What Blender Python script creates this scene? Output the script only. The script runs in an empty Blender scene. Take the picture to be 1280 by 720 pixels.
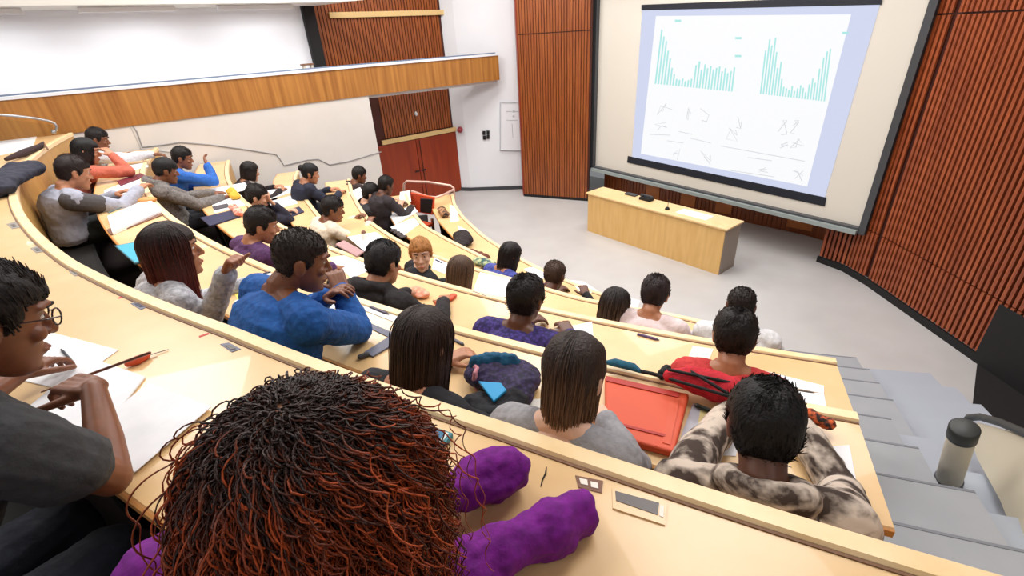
import bpy, math, random
import numpy as np
from mathutils import Vector, Matrix, noise
random.seed(7); RNG = np.random.default_rng(7)
PI = math.pi
scn = bpy.context.scene
COL = scn.collection

# ------------------------------------------------------------------ camera
F, PITCH, ROLL, CH = 589.9, .492, -.063, 3.6
cp, sp, cr, sr = math.cos(PITCH), math.sin(PITCH), math.cos(ROLL), math.sin(ROLL)
FW = np.array([0, cp, -sp]); U0 = np.array([0, sp, cp]); R0 = np.array([1., 0, 0])
RT = cr*R0+sr*U0; UP = -sr*R0+cr*U0; CO = np.array([0, 0, CH])
cd = bpy.data.cameras.new('camera'); cam = bpy.data.objects.new('camera', cd); COL.objects.link(cam)
cam.matrix_world = Matrix([[RT[0], UP[0], -FW[0], 0], [RT[1], UP[1], -FW[1], 0], [RT[2], UP[2], -FW[2], CH], [0, 0, 0, 1]])
cd.sensor_width = 36; cd.lens = 36*F/1280; cd.clip_start = .02; cd.clip_end = 100
scn.camera = cam

def ray(u, v): return FW+(u-640)/F*RT-(v-360)/F*UP
def at(u, v, z):                      # point of the horizontal plane z seen at a pixel
    d = ray(u, v); return CO+d*((z-CH)/d[2])
def on(u, v, p, q):                   # point of the vertical plane through p, q
    d = ray(u, v); n = np.array([q[1]-p[1], p[0]-q[0], 0.]); t = ((np.array([p[0], p[1], 0])-CO)@n)/(d@n); return CO+d*t
CX, CY = 6.08, 12.87
def pol(R, deg, z=0.):
    t = math.radians(deg); return np.array([CX+R*math.cos(t), CY+R*math.sin(t), z])
def nrm(v): v = np.asarray(v, float); return v/(np.linalg.norm(v)+1e-12)

# ------------------------------------------------------------------ materials
MATS = {}
def s2l(c): return tuple(((x/255)/12.92 if x/255 <= .04045 else ((x/255+.055)/1.055)**2.4) for x in c)
def mat(name, rgb, rough=.5, metal=0., rgb2=None, kind=None, scale=8., bump=0., emit=0., stretch=(1, 1, 1), alpha=None, coat=0.):
    if name in MATS: return MATS[name]
    m = bpy.data.materials.new(name); m.use_nodes = True; nt = m.node_tree; N = nt.nodes; L = nt.links
    b = N['Principled BSDF']; c = (*s2l(rgb), 1); b.inputs['Base Color'].default_value = c
    b.inputs['Roughness'].default_value = rough; b.inputs['Metallic'].default_value = metal
    b.inputs['Coat Weight'].default_value = coat
    if alpha == 'glass':
        b.inputs['Transmission Weight'].default_value = 1; b.inputs['IOR'].default_value = 1.1
    if emit:
        b.inputs['Base Color'].default_value = (.02, .02, .02, 1) if emit > .3 else c
        b.inputs['Emission Color'].default_value = c; b.inputs['Emission Strength'].default_value = emit
    if rgb2 is not None:
        tc = N.new('ShaderNodeTexCoord'); mp = N.new('ShaderNodeMapping'); mp.inputs['Scale'].default_value = stretch
        L.new(tc.outputs['Object'], mp.inputs['Vector'])
        if kind == 'voronoi':
            tx = N.new('ShaderNodeTexVoronoi'); tx.inputs['Scale'].default_value = scale; out = tx.outputs['Distance']
        elif kind == 'wave':
            tx = N.new('ShaderNodeTexWave'); tx.inputs['Scale'].default_value = scale; tx.inputs['Distortion'].default_value = 3; tx.inputs['Detail'].default_value = 3; out = tx.outputs['Fac']
        else:
            tx = N.new('ShaderNodeTexNoise'); tx.inputs['Scale'].default_value = scale; tx.inputs['Detail'].default_value = 5; out = tx.outputs['Fac']
        L.new(mp.outputs['Vector'], tx.inputs['Vector'])
        rp = N.new('ShaderNodeValToRGB'); rp.color_ramp.elements[0].color = c; rp.color_ramp.elements[1].color = (*s2l(rgb2), 1)
        lo, hi = (.42, .58) if kind == 'camo' else (.3, .7)
        rp.color_ramp.elements[0].position = lo; rp.color_ramp.elements[1].position = hi
        L.new(out, rp.inputs['Fac']); L.new(rp.outputs['Color'], b.inputs['Base Color'])
        if bump:
            bp = N.new('ShaderNodeBump'); bp.inputs['Strength'].default_value = bump; bp.inputs['Distance'].default_value = .01
            L.new(out, bp.inputs['Height']); L.new(bp.outputs['Normal'], b.inputs['Normal'])
    MATS[name] = m; return m
def cloth(name, rgb, rgb2=None, scale=60, kind=None, bump=.3, rough=.85):
    if rgb2 is None: rgb2 = tuple(max(0, x*.88) for x in rgb)
    return mat(name, rgb, rough, rgb2=rgb2, scale=scale, kind=kind, bump=bump)
def hairmat(name, root, tip, rough=.55):
    if name in MATS: return MATS[name]
    m = bpy.data.materials.new(name); m.use_nodes = True; N = m.node_tree.nodes; L = m.node_tree.links
    b = N['Principled BSDF']; b.inputs['Roughness'].default_value = rough; b.inputs['Specular IOR Level'].default_value = .35
    a = N.new('ShaderNodeAttribute'); a.attribute_name = 'tint'; s = N.new('ShaderNodeSeparateColor'); L.new(a.outputs['Color'], s.inputs['Color'])
    rp = N.new('ShaderNodeValToRGB'); rp.color_ramp.elements[0].color = (*s2l(root), 1); rp.color_ramp.elements[1].color = (*s2l(tip), 1)
    rp.color_ramp.elements[0].position = .25; rp.color_ramp.elements[1].position = .9
    L.new(s.outputs['Red'], rp.inputs['Fac'])
    mx = N.new('ShaderNodeMix'); mx.data_type = 'RGBA'; mx.blend_type = 'MULTIPLY'; mx.inputs[0].default_value = 1
    rv = N.new('ShaderNodeMapRange'); rv.inputs['To Min'].default_value = .45; rv.inputs['To Max'].default_value = 1.5
    L.new(s.outputs['Green'], rv.inputs['Value']); L.new(rp.outputs['Color'], mx.inputs[6]); L.new(rv.outputs['Result'], mx.inputs[7])
    L.new(mx.outputs[2], b.inputs['Base Color'])
    nz = N.new('ShaderNodeTexNoise'); nz.inputs['Scale'].default_value = 140; nz.inputs['Detail'].default_value = 4; tc = N.new('ShaderNodeTexCoord'); mp = N.new('ShaderNodeMapping'); mp.inputs['Scale'].default_value = (1, 1, .35); L.new(tc.outputs['Object'], mp.inputs['Vector']); L.new(mp.outputs['Vector'], nz.inputs['Vector'])
    bp = N.new('ShaderNodeBump'); bp.inputs['Strength'].default_value = .9; bp.inputs['Distance'].default_value = .006; L.new(nz.outputs['Fac'], bp.inputs['Height']); L.new(bp.outputs['Normal'], b.inputs['Normal'])
    MATS[name] = m; return m

MAPLE = mat('maple_top', (232, 196, 144), .30, rgb2=(224, 185, 130), scale=5, stretch=(1, 1, 6), coat=.15)
LIP = mat('maple_lip', (250, 224, 178), .35, rgb2=(242, 208, 154), scale=9)
GROOVE = mat('groove_brown', (128, 92, 66), .6)
PANELW = mat('golden_panel', (205, 160, 92), .45, rgb2=(190, 142, 74), scale=6, stretch=(1, 1, .2))
BALC = mat('balcony_oak', (184, 126, 58), .5, rgb2=(146, 90, 34), scale=6, stretch=(3, 3, .12))
BLACK = mat('black_matt', (18, 17, 18), .8)
DARKG = mat('dark_grey', (60, 62, 66), .6)
SLAT = mat('slat_cherry', (160, 88, 40), .36, rgb2=(124, 60, 24), scale=7, stretch=(4, 4, .25))
SLATR = mat('slat_redwood', (166, 84, 44), .36, rgb2=(120, 52, 26), scale=7, stretch=(4, 4, .25))
SLATB = mat('slat_backing', (70, 26, 12), .7)
DOORM = mat('door_mahogany', (150, 56, 20), .4, rgb2=(128, 42, 14), scale=3, stretch=(3, 3, .3))
WHITEW = mat('white_paint', (232, 234, 238), .85, rgb2=(228, 230, 234), scale=2)
GREYW = mat('warm_white_paint', (222, 216, 210), .85, rgb2=(216, 210, 203), scale=2)
CEILM = mat('ceiling_paint', (225, 222, 215), .9)
FLOORM = mat('grey_vinyl', (196, 194, 192), .45, rgb2=(186, 183, 181), scale=1.6)
STEPM = mat('step_vinyl', (160, 162, 166), .6, rgb2=(152, 155, 160), scale=4)
STRIP = mat('beige_strip', (222, 190, 130), .5)
METAL = mat('brushed_metal', (170, 170, 172), .35, metal=.8)
CREAM = mat('cream_paint', (212, 204, 186), .6)
PAPER = mat('paper', (246, 246, 248), .7, rgb2=(236, 238, 242), scale=14)

# ------------------------------------------------------------------ mesh collector
class MB:
    def __init__(s): s.v = []; s.f = []; s.n = 0; s.c = []; s.hasc = False
    def add(s, v, f, c=None):
        v = np.asarray(v, float).reshape(-1, 3); s.v.append(v); s.f += [tuple(int(i)+s.n for i in q) for q in f]; s.n += len(v)
        if c is None: c = np.tile([.5, .5, .5, 1.], (len(v), 1))
        else: s.hasc = True
        s.c.append(c); return s
    def box(s, lo, hi, M=None):
        x0, y0, z0 = lo; x1, y1, z1 = hi
        v = np.array([(x0, y0, z0), (x1, y0, z0), (x1, y1, z0), (x0, y1, z0), (x0, y0, z1), (x1, y0, z1), (x1, y1, z1), (x0, y1, z1)], float)
        if M is not None: v = v@M[:3, :3].T+M[:3, 3]
        return s.add(v, [(0, 3, 2, 1), (4, 5, 6, 7), (0, 1, 5, 4), (1, 2, 6, 5), (2, 3, 7, 6), (3, 0, 4, 7)])
    def prism(s, poly, z0, z1):
        n = len(poly); p = [(*q[:2], z0) for q in poly]+[(*q[:2], z1) for q in poly]
        a = sum(poly[i][0]*poly[(i+1) % n][1]-poly[(i+1) % n][0]*poly[i][1] for i in range(n))
        f = [tuple(range(n-1, -1, -1)), tuple(range(n, 2*n))]+[(i, (i+1) % n, n+(i+1) % n, n+i) for i in range(n)]
        if a < 0: f = [q[::-1] for q in f]
        return s.add(p, f)
    def rings(s, R, cap=True, closed=True, c=None):
        R = np.asarray(R, float); n, k = R.shape[:2]; f = []
        for i in range(n-1):
            for j in range(k if closed else k-1):
                a = i*k+j; b = i*k+(j+1) % k; f.append((a, b, b+k, a+k))
        if cap: f.append(tuple(range(k-1, -1, -1))); f.append(tuple(range((n-1)*k, n*k)))
        return s.add(R.reshape(-1, 3), f, c)
    def tube(s, P, r, k=8, up=None, flat=1.):   # tapered tube with rounded ends
        P = np.asarray(P, float); r = np.broadcast_to(np.asarray(r, float), (len(P),)).copy()
        T = np.gradient(P, axis=0); T /= np.linalg.norm(T, axis=1)[:, None]+1e-9
        a = np.array([0, 0, 1.]) if up is None else np.asarray(up, float)
        if abs(T[0]@nrm(a)) > .95 and up is None: a = np.array([1., 0, 0])
        th = np.linspace(0, 2*PI, k, endpoint=False); rr = []
        def ring(p, t, q):
            nonlocal a
            x = nrm(a-t*(a@t)); y = np.cross(t, x); a = x
            return p+q*(np.outer(np.cos(th), x)*flat+np.outer(np.sin(th), y))
        for w in (.995, .8, .45): rr.append(ring(P[0]-T[0]*r[0]*w*.98, T[0], r[0]*math.sqrt(1-w*w)))
        for p, t, q in zip(P, T, r): rr.append(ring(p, t, q))
        for w in (.45, .8, .995): rr.append(ring(P[-1]+T[-1]*r[-1]*w*.98, T[-1], r[-1]*math.sqrt(1-w*w)))
        return s.rings(rr)
    def cyl(s, a, b, r, k=28):
        a = np.asarray(a, float); b = np.asarray(b, float); d = nrm(b-a); x = nrm(np.cross(d, [.3, 1, .1])); y = np.cross(d, x); th = np.linspace(0, 2*PI, k, endpoint=False); o = np.outer(np.cos(th), x)+np.outer(np.sin(th), y)
        return s.rings([a+o*r*.9, a+d*.003+o*r, b-d*.008+o*r, b+o*r*.86])
    def ell(s, c, rad, M=None, k=16, n=10):
        ph = np.linspace(.02, PI-.02, n); th = np.linspace(0, 2*PI, k, endpoint=False)
        R = np.array([[(math.sin(p)*math.cos(t)*rad[0], math.sin(p)*math.sin(t)*rad[1], -math.cos(p)*rad[2]) for t in th] for p in ph])
        if M is not None: R = R@np.asarray(M).T
        return s.rings(R+np.asarray(c))
    def build(s, name, m, parent=None, smooth=False, origin=None):
        V = np.concatenate(s.v); o = np.array(origin if origin is not None else ((V.min(0)+V.max(0))/2 if parent is None else (0, 0, 0)), float)
        if origin is None and parent is None: o[2] = V[:, 2].min()
        if parent is not None and origin is None:
            o = np.zeros(3); q_ = parent
            while q_ is not None: o = o+np.array(q_.location); q_ = q_.parent
        me = bpy.data.meshes.new(name); me.from_pydata((V-o).tolist(), [], s.f); me.update()
        if s.hasc:
            a = me.color_attributes.new('tint', 'FLOAT_COLOR', 'POINT'); a.data.foreach_set('color', np.concatenate(s.c).astype(np.float32).ravel())
        if m: me.materials.append(m)
        if smooth: me.polygons.foreach_set('use_smooth', [True]*len(me.polygons))
        ob = bpy.data.objects.new(name, me); COL.objects.link(ob)
        if parent is not None: ob.parent = parent; ob.location = (0, 0, 0)
        else: ob.location = o; ob.matrix_world = Matrix.Translation(Vector(o))
        return ob
def tag(o, label=None, cat=None, group=None, kind=None):
    if label: o['label'] = label
    if cat: o['category'] = cat
    if group: o['group'] = group
    if kind: o['kind'] = kind
    return o
def root(name, loc, label=None, cat=None, group=None, kind=None):
    o = bpy.data.objects.new(name, None); COL.objects.link(o); o.location = [float(x) for x in loc]; o.matrix_world = Matrix.Translation(Vector([float(x) for x in loc])); o.empty_display_size = .1
    return tag(o, label, cat, group, kind)
def bevel(o, w=.004, seg=2):
    b = o.modifiers.new('bevel', 'BEVEL'); b.width = w; b.segments = seg; b.limit_method = 'ANGLE'; return o
def structure(mb, name, m): return tag(mb.build(name, m), kind='structure')

# ------------------------------------------------------------------ curves and sweeps
def smooth_curve(P, n=60):
    P = np.array([p[:2] for p in P], float); d = np.r_[0, np.cumsum(np.hypot(*np.diff(P, axis=0).T))]
    for _ in range(3):                      # Chaikin-like resample
        t = np.linspace(0, d[-1], n); X = np.interp(t, d, P[:, 0]); Y = np.interp(t, d, P[:, 1])
        k = np.array([1, 2, 3, 2, 1.]); k /= k.sum()
        Xp = np.pad(X, 2, 'reflect', reflect_type='odd'); Yp = np.pad(Y, 2, 'reflect', reflect_type='odd')
        P = np.c_[np.convolve(Xp, k, 'valid'), np.convolve(Yp, k, 'valid')]; d = np.r_[0, np.cumsum(np.hypot(*np.diff(P, axis=0).T))]
    return P
def arc(R, a0, a1, n=110): return np.array([pol(R, a)[:2] for a in np.linspace(a0, a1, n)])
def offs(C, o):                           # offset away from the stage
    T = np.gradient(C, axis=0); T /= np.linalg.norm(T, axis=1)[:, None]
    N = np.c_[T[:, 1], -T[:, 0]]; out = C-[CX, CY]
    if (N*out).sum() < 0: N = -N
    return C+N*o
def sweep(mb, C, prof):
    R = np.stack([np.c_[offs(C, o), np.full(len(C), z)] for o, z in prof], 1)
    a = 0
    for i in range(len(prof)): x0, y0 = prof[i]; x1, y1 = prof[(i+1) % len(prof)]; a += x0*y1-x1*y0
    # make outward facing
    if a > 0: R = R[:, ::-1]
    return mb.rings(R)

# wall of the left side: W0 .. W1
W0 = np.array([-2.64, 10.27]); WD = nrm([.78, .62]); WN = np.array([WD[1], -WD[0]])   # normal towards the room
def wall_dist(p): return float((np.asarray(p[:2])-W0)@WN)
def theta_wall(R):
    for a in np.arange(-180, -120, .1):
        if wall_dist(pol(R, a)) > .06: return a
    return -150
RK = [13.51, 12.61, 11.71, 10.81]; ZK = {'A': 2.70, 'B': 2.33, 'C': 1.96, 'D': 1.62, 'E': 1.55, 'F': 1.32, 'G': 1.10}
curves = {
 'A': np.array([pol(np.interp(a, [-139, -128, -122, -117, -112], [13.50, 13.48, 13.42, 13.43, 13.48]), a)[:2] for a in np.linspace(theta_wall(13.9), -110.6, 160)]),
 'B': arc(12.61, theta_wall(13.0), -112.75, 130),
 'C': arc(11.71, theta_wall(12.1), -111.9, 120),
 'D': smooth_curve([at(373, 214, 1.62), at(369, 222, 1.62), at(374, 236, 1.62), at(387, 254, 1.62), at(402, 273, 1.62), at(412, 283, 1.62)]),
 'E': smooth_curve([at(u, v, 1.55) for u, v in [(437, 224), (441, 242), (451, 260), (464, 278), (491, 296), (519, 311), (560, 325), (594, 336), (646, 350), (725, 373), (790, 385), (845, 394), (890, 405), (940, 419)]], 120),
 'F': smooth_curve([at(u, v, 1.32) for u, v in [(508, 243), (515, 262), (530, 282), (560, 299), (602, 320), (618, 328)]]),
 'G': smooth_curve([at(u, v, 1.10) for u, v in [(566, 243), (569, 256), (580, 272), (605, 295), (640, 318), (690, 343), (740, 363), (762, 371)]], 90)}
DEPTH = {'A': .56, 'B': .47, 'C': .46, 'D': .36, 'E': .40, 'F': .36, 'G': .40}
FLOORZ = {'A': 1.96, 'B': 1.59, 'C': 1.22, 'D': .88, 'E': .81, 'F': .58, 'G': .36}
BELOW = {'A': 1.59, 'B': 1.22, 'C': .81, 'D': .78, 'E': .36, 'F': .36, 'G': 0.}
DESC = {'A': 'nearest curved maple desk with sockets let into its top',
 'B': 'second curved maple desk down, carrying the orange case',
 'C': 'third curved maple desk down, in front of the coral shirt man',
 'D': 'short curved maple desk by the left wall behind the bun hairstyle',
 'E': 'curved maple desk used by the pale pink shirt man',
 'F': 'short curved maple desk carrying the open white book',
 'G': 'lowest curved maple desk beside the grey stage floor'}
DESKS = {}
for k, C in curves.items():
    z = ZK[k]; d = DEPTH[k]; m = C[len(C)//2]
    r = root('curved_desk', (m[0], m[1], FLOORZ[k]), DESC[k], 'desk', 'curved lecture desks'); DESKS[k] = r
    sweep(MB(), C, [(.05, z-.03), (d-.006, z-.03), (d, z-.024), (d, z-.006), (d-.006, z), (.05, z)]).build('desktop', MAPLE, r)
    mb = MB(); sweep(mb, C, [(d+.0005, z-.03), (d+.006, z-.028), (d+.006, z-.004), (d+.0005, z-.001)]).build('back_edging', mat('edge_orange', (226, 160, 92), .45), r)
    sweep(MB(), C, [(-.012, z-.035), (.042, z-.035), (.042, z+.004), (.036, z+.012), (-.004, z+.012), (-.012, z+.004)]).build('front_rail', LIP, r)
    sweep(MB(), C, [(.0425, z-.03), (.0495, z-.03), (.0495, z+.003), (.0425, z+.003)]).build('groove_strip', GROOVE, r)
    sweep(MB(), C, [(0., BELOW[k]), (.022, BELOW[k]), (.022, z-.036), (0., z-.036)]).build('front_panel', PANELW, r)
    n = len(C); step = max(12, int(n/(np.hypot(*np.diff(C, axis=0).T).sum()/1.5)))
    for i in list(range(2, n-3, step))+[n-3]:
        mb = MB(); sweep(mb, C[i:i+3] if i+3 <= n else C[-3:], [(.03, FLOORZ[k]), (d-.10, FLOORZ[k]), (d-.06, z-.031), (.03, z-.031)]).build('support_gable', BLACK, r)
# benches
for k in 'ABCDEFG':
    C = curves[k]; z = ZK[k]-.29; o0 = .60 if k in 'ABC' else .50; o1 = .86 if k in 'ABC' else .76
    m = offs(C, .7)[len(C)//2]
    r = root('bench_seat', (m[0], m[1], FLOORZ[k]), 'black bench seat behind the '+DESC[k].replace('curved ', '').replace('maple ', ''), 'bench', 'black bench seats')
    sweep(MB(), C[2:-2], [(o0, z-.05), (o1, z-.05), (o1, z-.01), (o1-.03, z), (o0+.03, z), (o0, z-.01)]).build('seat_pad', BLACK, r)
    sweep(MB(), C[2:-2], [(o0+.1, FLOORZ[k]), (o0+.16, FLOORZ[k]), (o0+.16, z-.05), (o0+.1, z-.05)]).build('plinth', BLACK, r)

# ------------------------------------------------------------------ the room shell
def poly_between(C1, o1, C2, o2): return [tuple(p) for p in offs(C1, o1)]+[tuple(p) for p in offs(C2, o2)[::-1]]
def annulus(mb, R0, R1, a0, a1, z0, z1, n=40):
    A = [tuple(pol(R0, a)[:2]) for a in np.linspace(a0, a1, n)]+[tuple(pol(R1, a)[:2]) for a in np.linspace(a1, a0, n)]
    n2 = len(A); half = n
    v = [(*p, z0) for p in A]+[(*p, z1) for p in A]; f = []
    for i in range(half-1):
        j = n2-1-i; f.append((n2+i, n2+i+1, n2+j-1, n2+j)); f.append((i+1, i, j, j-1))
    for i in range(n2): f.append((i, (i+1) % n2, n2+(i+1) % n2, n2+i))
    mb.add(v, f); return mb
CARPET = mat('dark_tier_carpet', (46, 36, 34), .95)
for k, (R0_, R1_, aR) in {'A': (13.50, 16.2, -100), 'B': (12.63, 13.40, -112.9), 'C': (11.73, 12.6, -112.2), 'E': (9.6, 11.7, -113.5)}.items():
    structure(annulus(MB(), R0_, R1_, -172 if k != 'A' else -165, aR, -.2, FLOORZ[k], 80), 'floor', CARPET)
FL = smooth_curve([at(u, v, 1.32) for u, v in [(508, 243), (515, 262), (530, 282), (560, 299), (602, 320), (650, 345), (760, 372), (900, 405)]], 60)
mb = MB(); C1 = offs(curves['G'], .0); 
R = np.stack([np.c_[C1, np.full(len(C1), .35)], np.c_[offs(curves['G'], 1.25), np.full(len(C1), .35)], np.c_[offs(curves['G'], 1.25), np.full(len(C1), -.2)], np.c_[C1, np.full(len(C1), -.2)]], 1)
mb.rings(R); structure(mb, 'floor', mat('maroon_floor', (92, 34, 24), .6))
# stage floor
xb = 5.27
st = [(-9, 3), (5.28, -3), (5.27, 4.22), (5.32, 6.11), (5.28, 6.58), (5.7, 7.6), (6.5, 8.2), (2.0, 13.5), (-9, 13.5)]
structure(MB().prism(st, -.25, 0.), 'floor', FLOORM)
structure(MB().prism([(4.5, 3.42), (5.26, 4.2), (5.26, 1.2), (4.2, 1.2)], .001, .006), 'floor', mat('painted_void_dark', (22, 18, 18), .9))  # thin black sheet on the floor, painted in for the darkness of the opening
# steps on the right of the seating
for n in range(0, 9):
    a1 = {0: -100, 1: -104, 2: -109.15, 3: -109.2, 4: -108.9, 5: -107.8, 6: -107.2, 7: -106.5, 8: -106}[n]
    ro, ri = 13.53-.45*n+(.02 if n == 0 else 0), 13.0-.45*n; z = 1.96-.185*n
    a0 = {0: -110.7, 1: -112.8, 2: -112.9}.get(n, -112.7+.1*n)
    structure(bx := annulus(MB(), ri, ro, a0, a1, -.2, z, 10), 'floor', STEPM)
    structure(sweep(MB(), arc(ri, a0, a1, 10), [(-.004, z-.03), (.010, z-.03), (.010, z+.002), (-.004, z+.002)]), 'trim_%d' % (n+1), mat('step_nosing', (122, 125, 131), .55))
    if n >= 2: structure(annulus(MB(), ri, ro, a1+.02, a1+4.2, -.2, z-.12, 10), 'floor', mat('side_step', (166, 172, 182), .6))

def slab(mb, p, q, z0, z1, t=.1, side=1):
    p = np.array(p[:2], float); q = np.array(q[:2], float); d = nrm(q-p); n = np.array([-d[1], d[0]])*side*t
    return mb.prism([tuple(p), tuple(q), tuple(q+n), tuple(p+n)], z0, z1)
def slats(p, q, z0, z1, pitch, w, dep, side, mb=None):
    mb = mb or MB(); p = np.array(p, float); q = np.array(q, float); L = np.linalg.norm(q-p); d = (q-p)/L; n = np.array([-d[1], d[0]])*side
    N = int(L/pitch)
    for i in range(N):
        a = p+d*(i*pitch+(pitch-w)/2); b = a+d*w
        mb.prism([tuple(a-n*dep), tuple(b-n*dep), tuple(b), tuple(a)], z0, z1)
    return mb
# white wall behind the stage left
mb = MB(); slab(mb, (-1.23, 12.43), (-.93, 12.33), -.2, 6, .1, 1); slab(mb, (-.93, 12.33), (1.5, 12.12), -.2, 6, .1, 1); structure(mb, 'wall_back', WHITEW)
mb = MB(); slab(mb, (-.93, 12.33), (.5, 12.206), 0, .09, .02, -1); slab(mb, (-1.21, 12.42), (-.93, 12.33), 0, .09, .02, -1); structure(mb, 'baseboard_back', DARKG)
# door wall
DP, DQ = np.array([-3.62, 10.55]), np.array([-1.23, 12.43])
structure(slab(MB(), DP, DQ, -.2, 6, .1, 1), 'wall_left', SLATB)
def dw(u, v): return on(u, v, DP, DQ)
for nm, u0, z0, z1 in (('x', 461, 1.66, 2.75), ('y', 398, 3.0, 6.0)):
    a = dw(u0, 60)[:2]+(-.0 if nm == 'y' else .0); o = tag(slats(a, DQ, z0, z1, .07, .052, .02, 1).build('slatted_panel', SLAT),
        'dark cherry slatted panel above the beige strip over the double doors' if nm == 'x' else 'dark cherry slatted panel above the balcony beside the black post', 'wall panel')
dn = np.array([DQ[1]-DP[1], -(DQ[0]-DP[0])]); dn = dn/np.linalg.norm(dn)
for u0, u1, z, lab in ((462, 574, 1.585, 'beige horizontal rail over the mahogany double doors'), (427, 566, 4.13, 'beige horizontal rail on the slatted panel above the balcony')):
    a = dw(u0, 100)[:2]+dn*.03; b = dw(u1, 100)[:2]+dn*.03
    tag(bevel(slab(MB(), a, b, z-.05, z+.05, .045, -1).build('wall_rail', STRIP)), lab, 'rail')
# double door
a, m_, b = dw(462, 200)[:2]+dn*.01, dw(519, 180)[:2]+dn*.01, dw(574, 200)[:2]+dn*.01
dr = root('door_1', (*m_, 0), kind='structure')
for p, q in ((a, m_), (m_, b)):
    g = nrm(q-p)*.008; lf = bevel(slab(MB(), p+g, q-g, .02, 1.52, .04, -1).build('door_leaf', DOORM, dr))
for sgn in (-1, 1):
    c = m_+nrm(b-a)*sgn*.09+dn*.07
    MB().tube([(c[0]-nrm(b-a)[0]*.05, c[1]-nrm(b-a)[1]*.05, .78), (c[0]+nrm(b-a)[0]*.05, c[1]+nrm(b-a)[1]*.05, .78)], .015).tube([(c[0], c[1], .78), (c[0]-dn[0]*.04, c[1]-dn[1]*.04, .78)], .01).build('door_handle', BLACK, dr)
structure(slab(MB(), dw(519, 150)[:2]-WD*.008+dn*.055, dw(519, 150)[:2]+WD*.008+dn*.055, .02, 1.5, .01, -1), 'trim_20', mat('door_seam', (60, 20, 8), .6))
# black post + upper white wall + its ceiling soffit
a = dw(384, 50)[:2]; structure(slab(MB(), a+dn*.02, dw(398, 50)[:2]+dn*.02, 2.9, 6, .12, -1), 'trim_21', BLACK)
lw = DP-nrm(DQ-DP)*9
structure(slab(MB(), lw, a, 1.0, 5.98, .1, 1), 'wall_upper', mat('bright_white_paint', (244, 246, 252), .85))
q0 = DP-nrm(DQ-DP)*9; q1 = dw(440, 20)[:2]
mb = MB(); mb.prism([tuple(q0), tuple(dw(390, 12)[:2]), tuple(at(455, 0, 4.29)[:2]), tuple(dw(390, 12)[:2]+dn*.9), tuple(q0+dn*.9)], 4.29, 4.45); structure(mb, 'ceiling', CEILM)
# lower left wall and balcony front
E0 = W0-WD*9; BE = np.array([.02, 12.02])
structure(slab(MB(), E0, W0, -.2, 2.72, .1, 1), 'wall_left', GREYW)
structure(slab(MB(), W0, W0+np.array([-WD[1], WD[0]])*.75+WD*.05, -.2, 2.72, .06, 1), 'wall_left', GREYW)
mb = MB(); slab(mb, E0+WN*.02, W0+WN*.02, 2.684, 3.2, .1, 1); slab(mb, W0+WN*.02, BE, 2.684, 3.2, .1, 1)
bal = tag(mb.build('balcony_front', BALC), 'long golden oak balcony front crossing the left wall and the doors', 'balcony')
mb = MB(); slab(mb, E0+WN*.04, W0+WN*.04, 3.2, 3.24, .14, 1); slab(mb, W0+WN*.04, BE+WN*.02, 3.2, 3.24, .14, 1); mb.build('capping', WHITEW, bal)
mb = MB(); slab(mb, E0-WN*.10, W0-WN*.10, 3.2, 3.262, .06, 1); slab(mb, W0-WN*.10, BE-WN*.10, 3.2, 3.262, .06, 1); mb.build('inner_capping', mat('slate_blue', (104, 118, 140), .6), bal)
mb = MB(); slab(mb, E0-WN*.1, W0-WN*.1, 2.62, 2.7, .55, 1); slab(mb, W0-WN*.1, BE-WN*.1, 2.62, 2.7, .4, 1); structure(mb, 'floor', WHITEW)
p = on(384, 80, W0-WN*.3, W0-WN*.3+WD); Mx = np.eye(4); Mx[:2, 0] = WD; Mx[:2, 1] = -WN; Mx[:3, 3] = (p[0], p[1], 3.26)
t = root('ledge_shelf', (p[0], p[1], 3.2), 'small brown ledge shelf on the balcony at the foot of the black post', 'shelf')
bevel(MB().box((-.12, -.06, .045), (.1, .06, .075), Mx).build('shelf_board', mat('walnut', (120, 84, 60), .5), t)); MB().box((-.09, -.05, -.06), (-.06, .05, .045), Mx).box((.05, -.05, -.06), (.08, .05, .045), Mx).build('shelf_foot', mat('cream', (212, 204, 186), .6), t)
# stepped grey line on the lower left wall
pts = [on(u, v, W0+WN*.004, W0+WN*.004+WD) for u, v in [(150, 151), (163, 153), (171, 165), (178, 184), (205, 181), (225, 178), (262, 181), (300, 186), (345, 193), (350, 199), (355, 207), (372, 203), (384, 200), (398, 199), (406, 203), (412, 206), (435, 202), (476, 190)]]
structure(MB().tube(pts, .011, 6), 'trim_22', mat('line_grey', (150, 148, 148), .6))
pts = [on(u, v, W0+WN*.004, W0+WN*.004+WD) for u, v in [(163, 158), (170, 172), (176, 186), (214, 190), (232, 190)]]
structure(MB().tube(pts, .006, 6), 'trim_23', mat('line_pale', (198, 196, 196), .6))

# slatted panel left of the screen
pA, pB = np.array([.47, 11.58]), np.array([1.95, 10.88])
t = root('slatted_panel', (*((pA+pB)/2), 0), 'cherry slatted wall panel between the white wall and the left side of the screen', 'wall panel')
slab(MB(), pA, pB, .0, 5.95, .08, 1).build('backing', SLATB, t)
mb = MB()
for z0, z1 in ((.06, 3.58), (3.6, 5.9)): slats(pA, pB, z0, z1, .062, .048, .02, 1, mb)
mb.build('slats', SLAT, t); slab(MB(), pA+[-.01, 0], pB, 0, .06, .03, -1).build('plinth', BLACK, t)
slab(MB(), pA+[-.035, .02], pA+[-.035, .6], 0, 6, .035, -1).build('side_board', DOORM, t)
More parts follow.
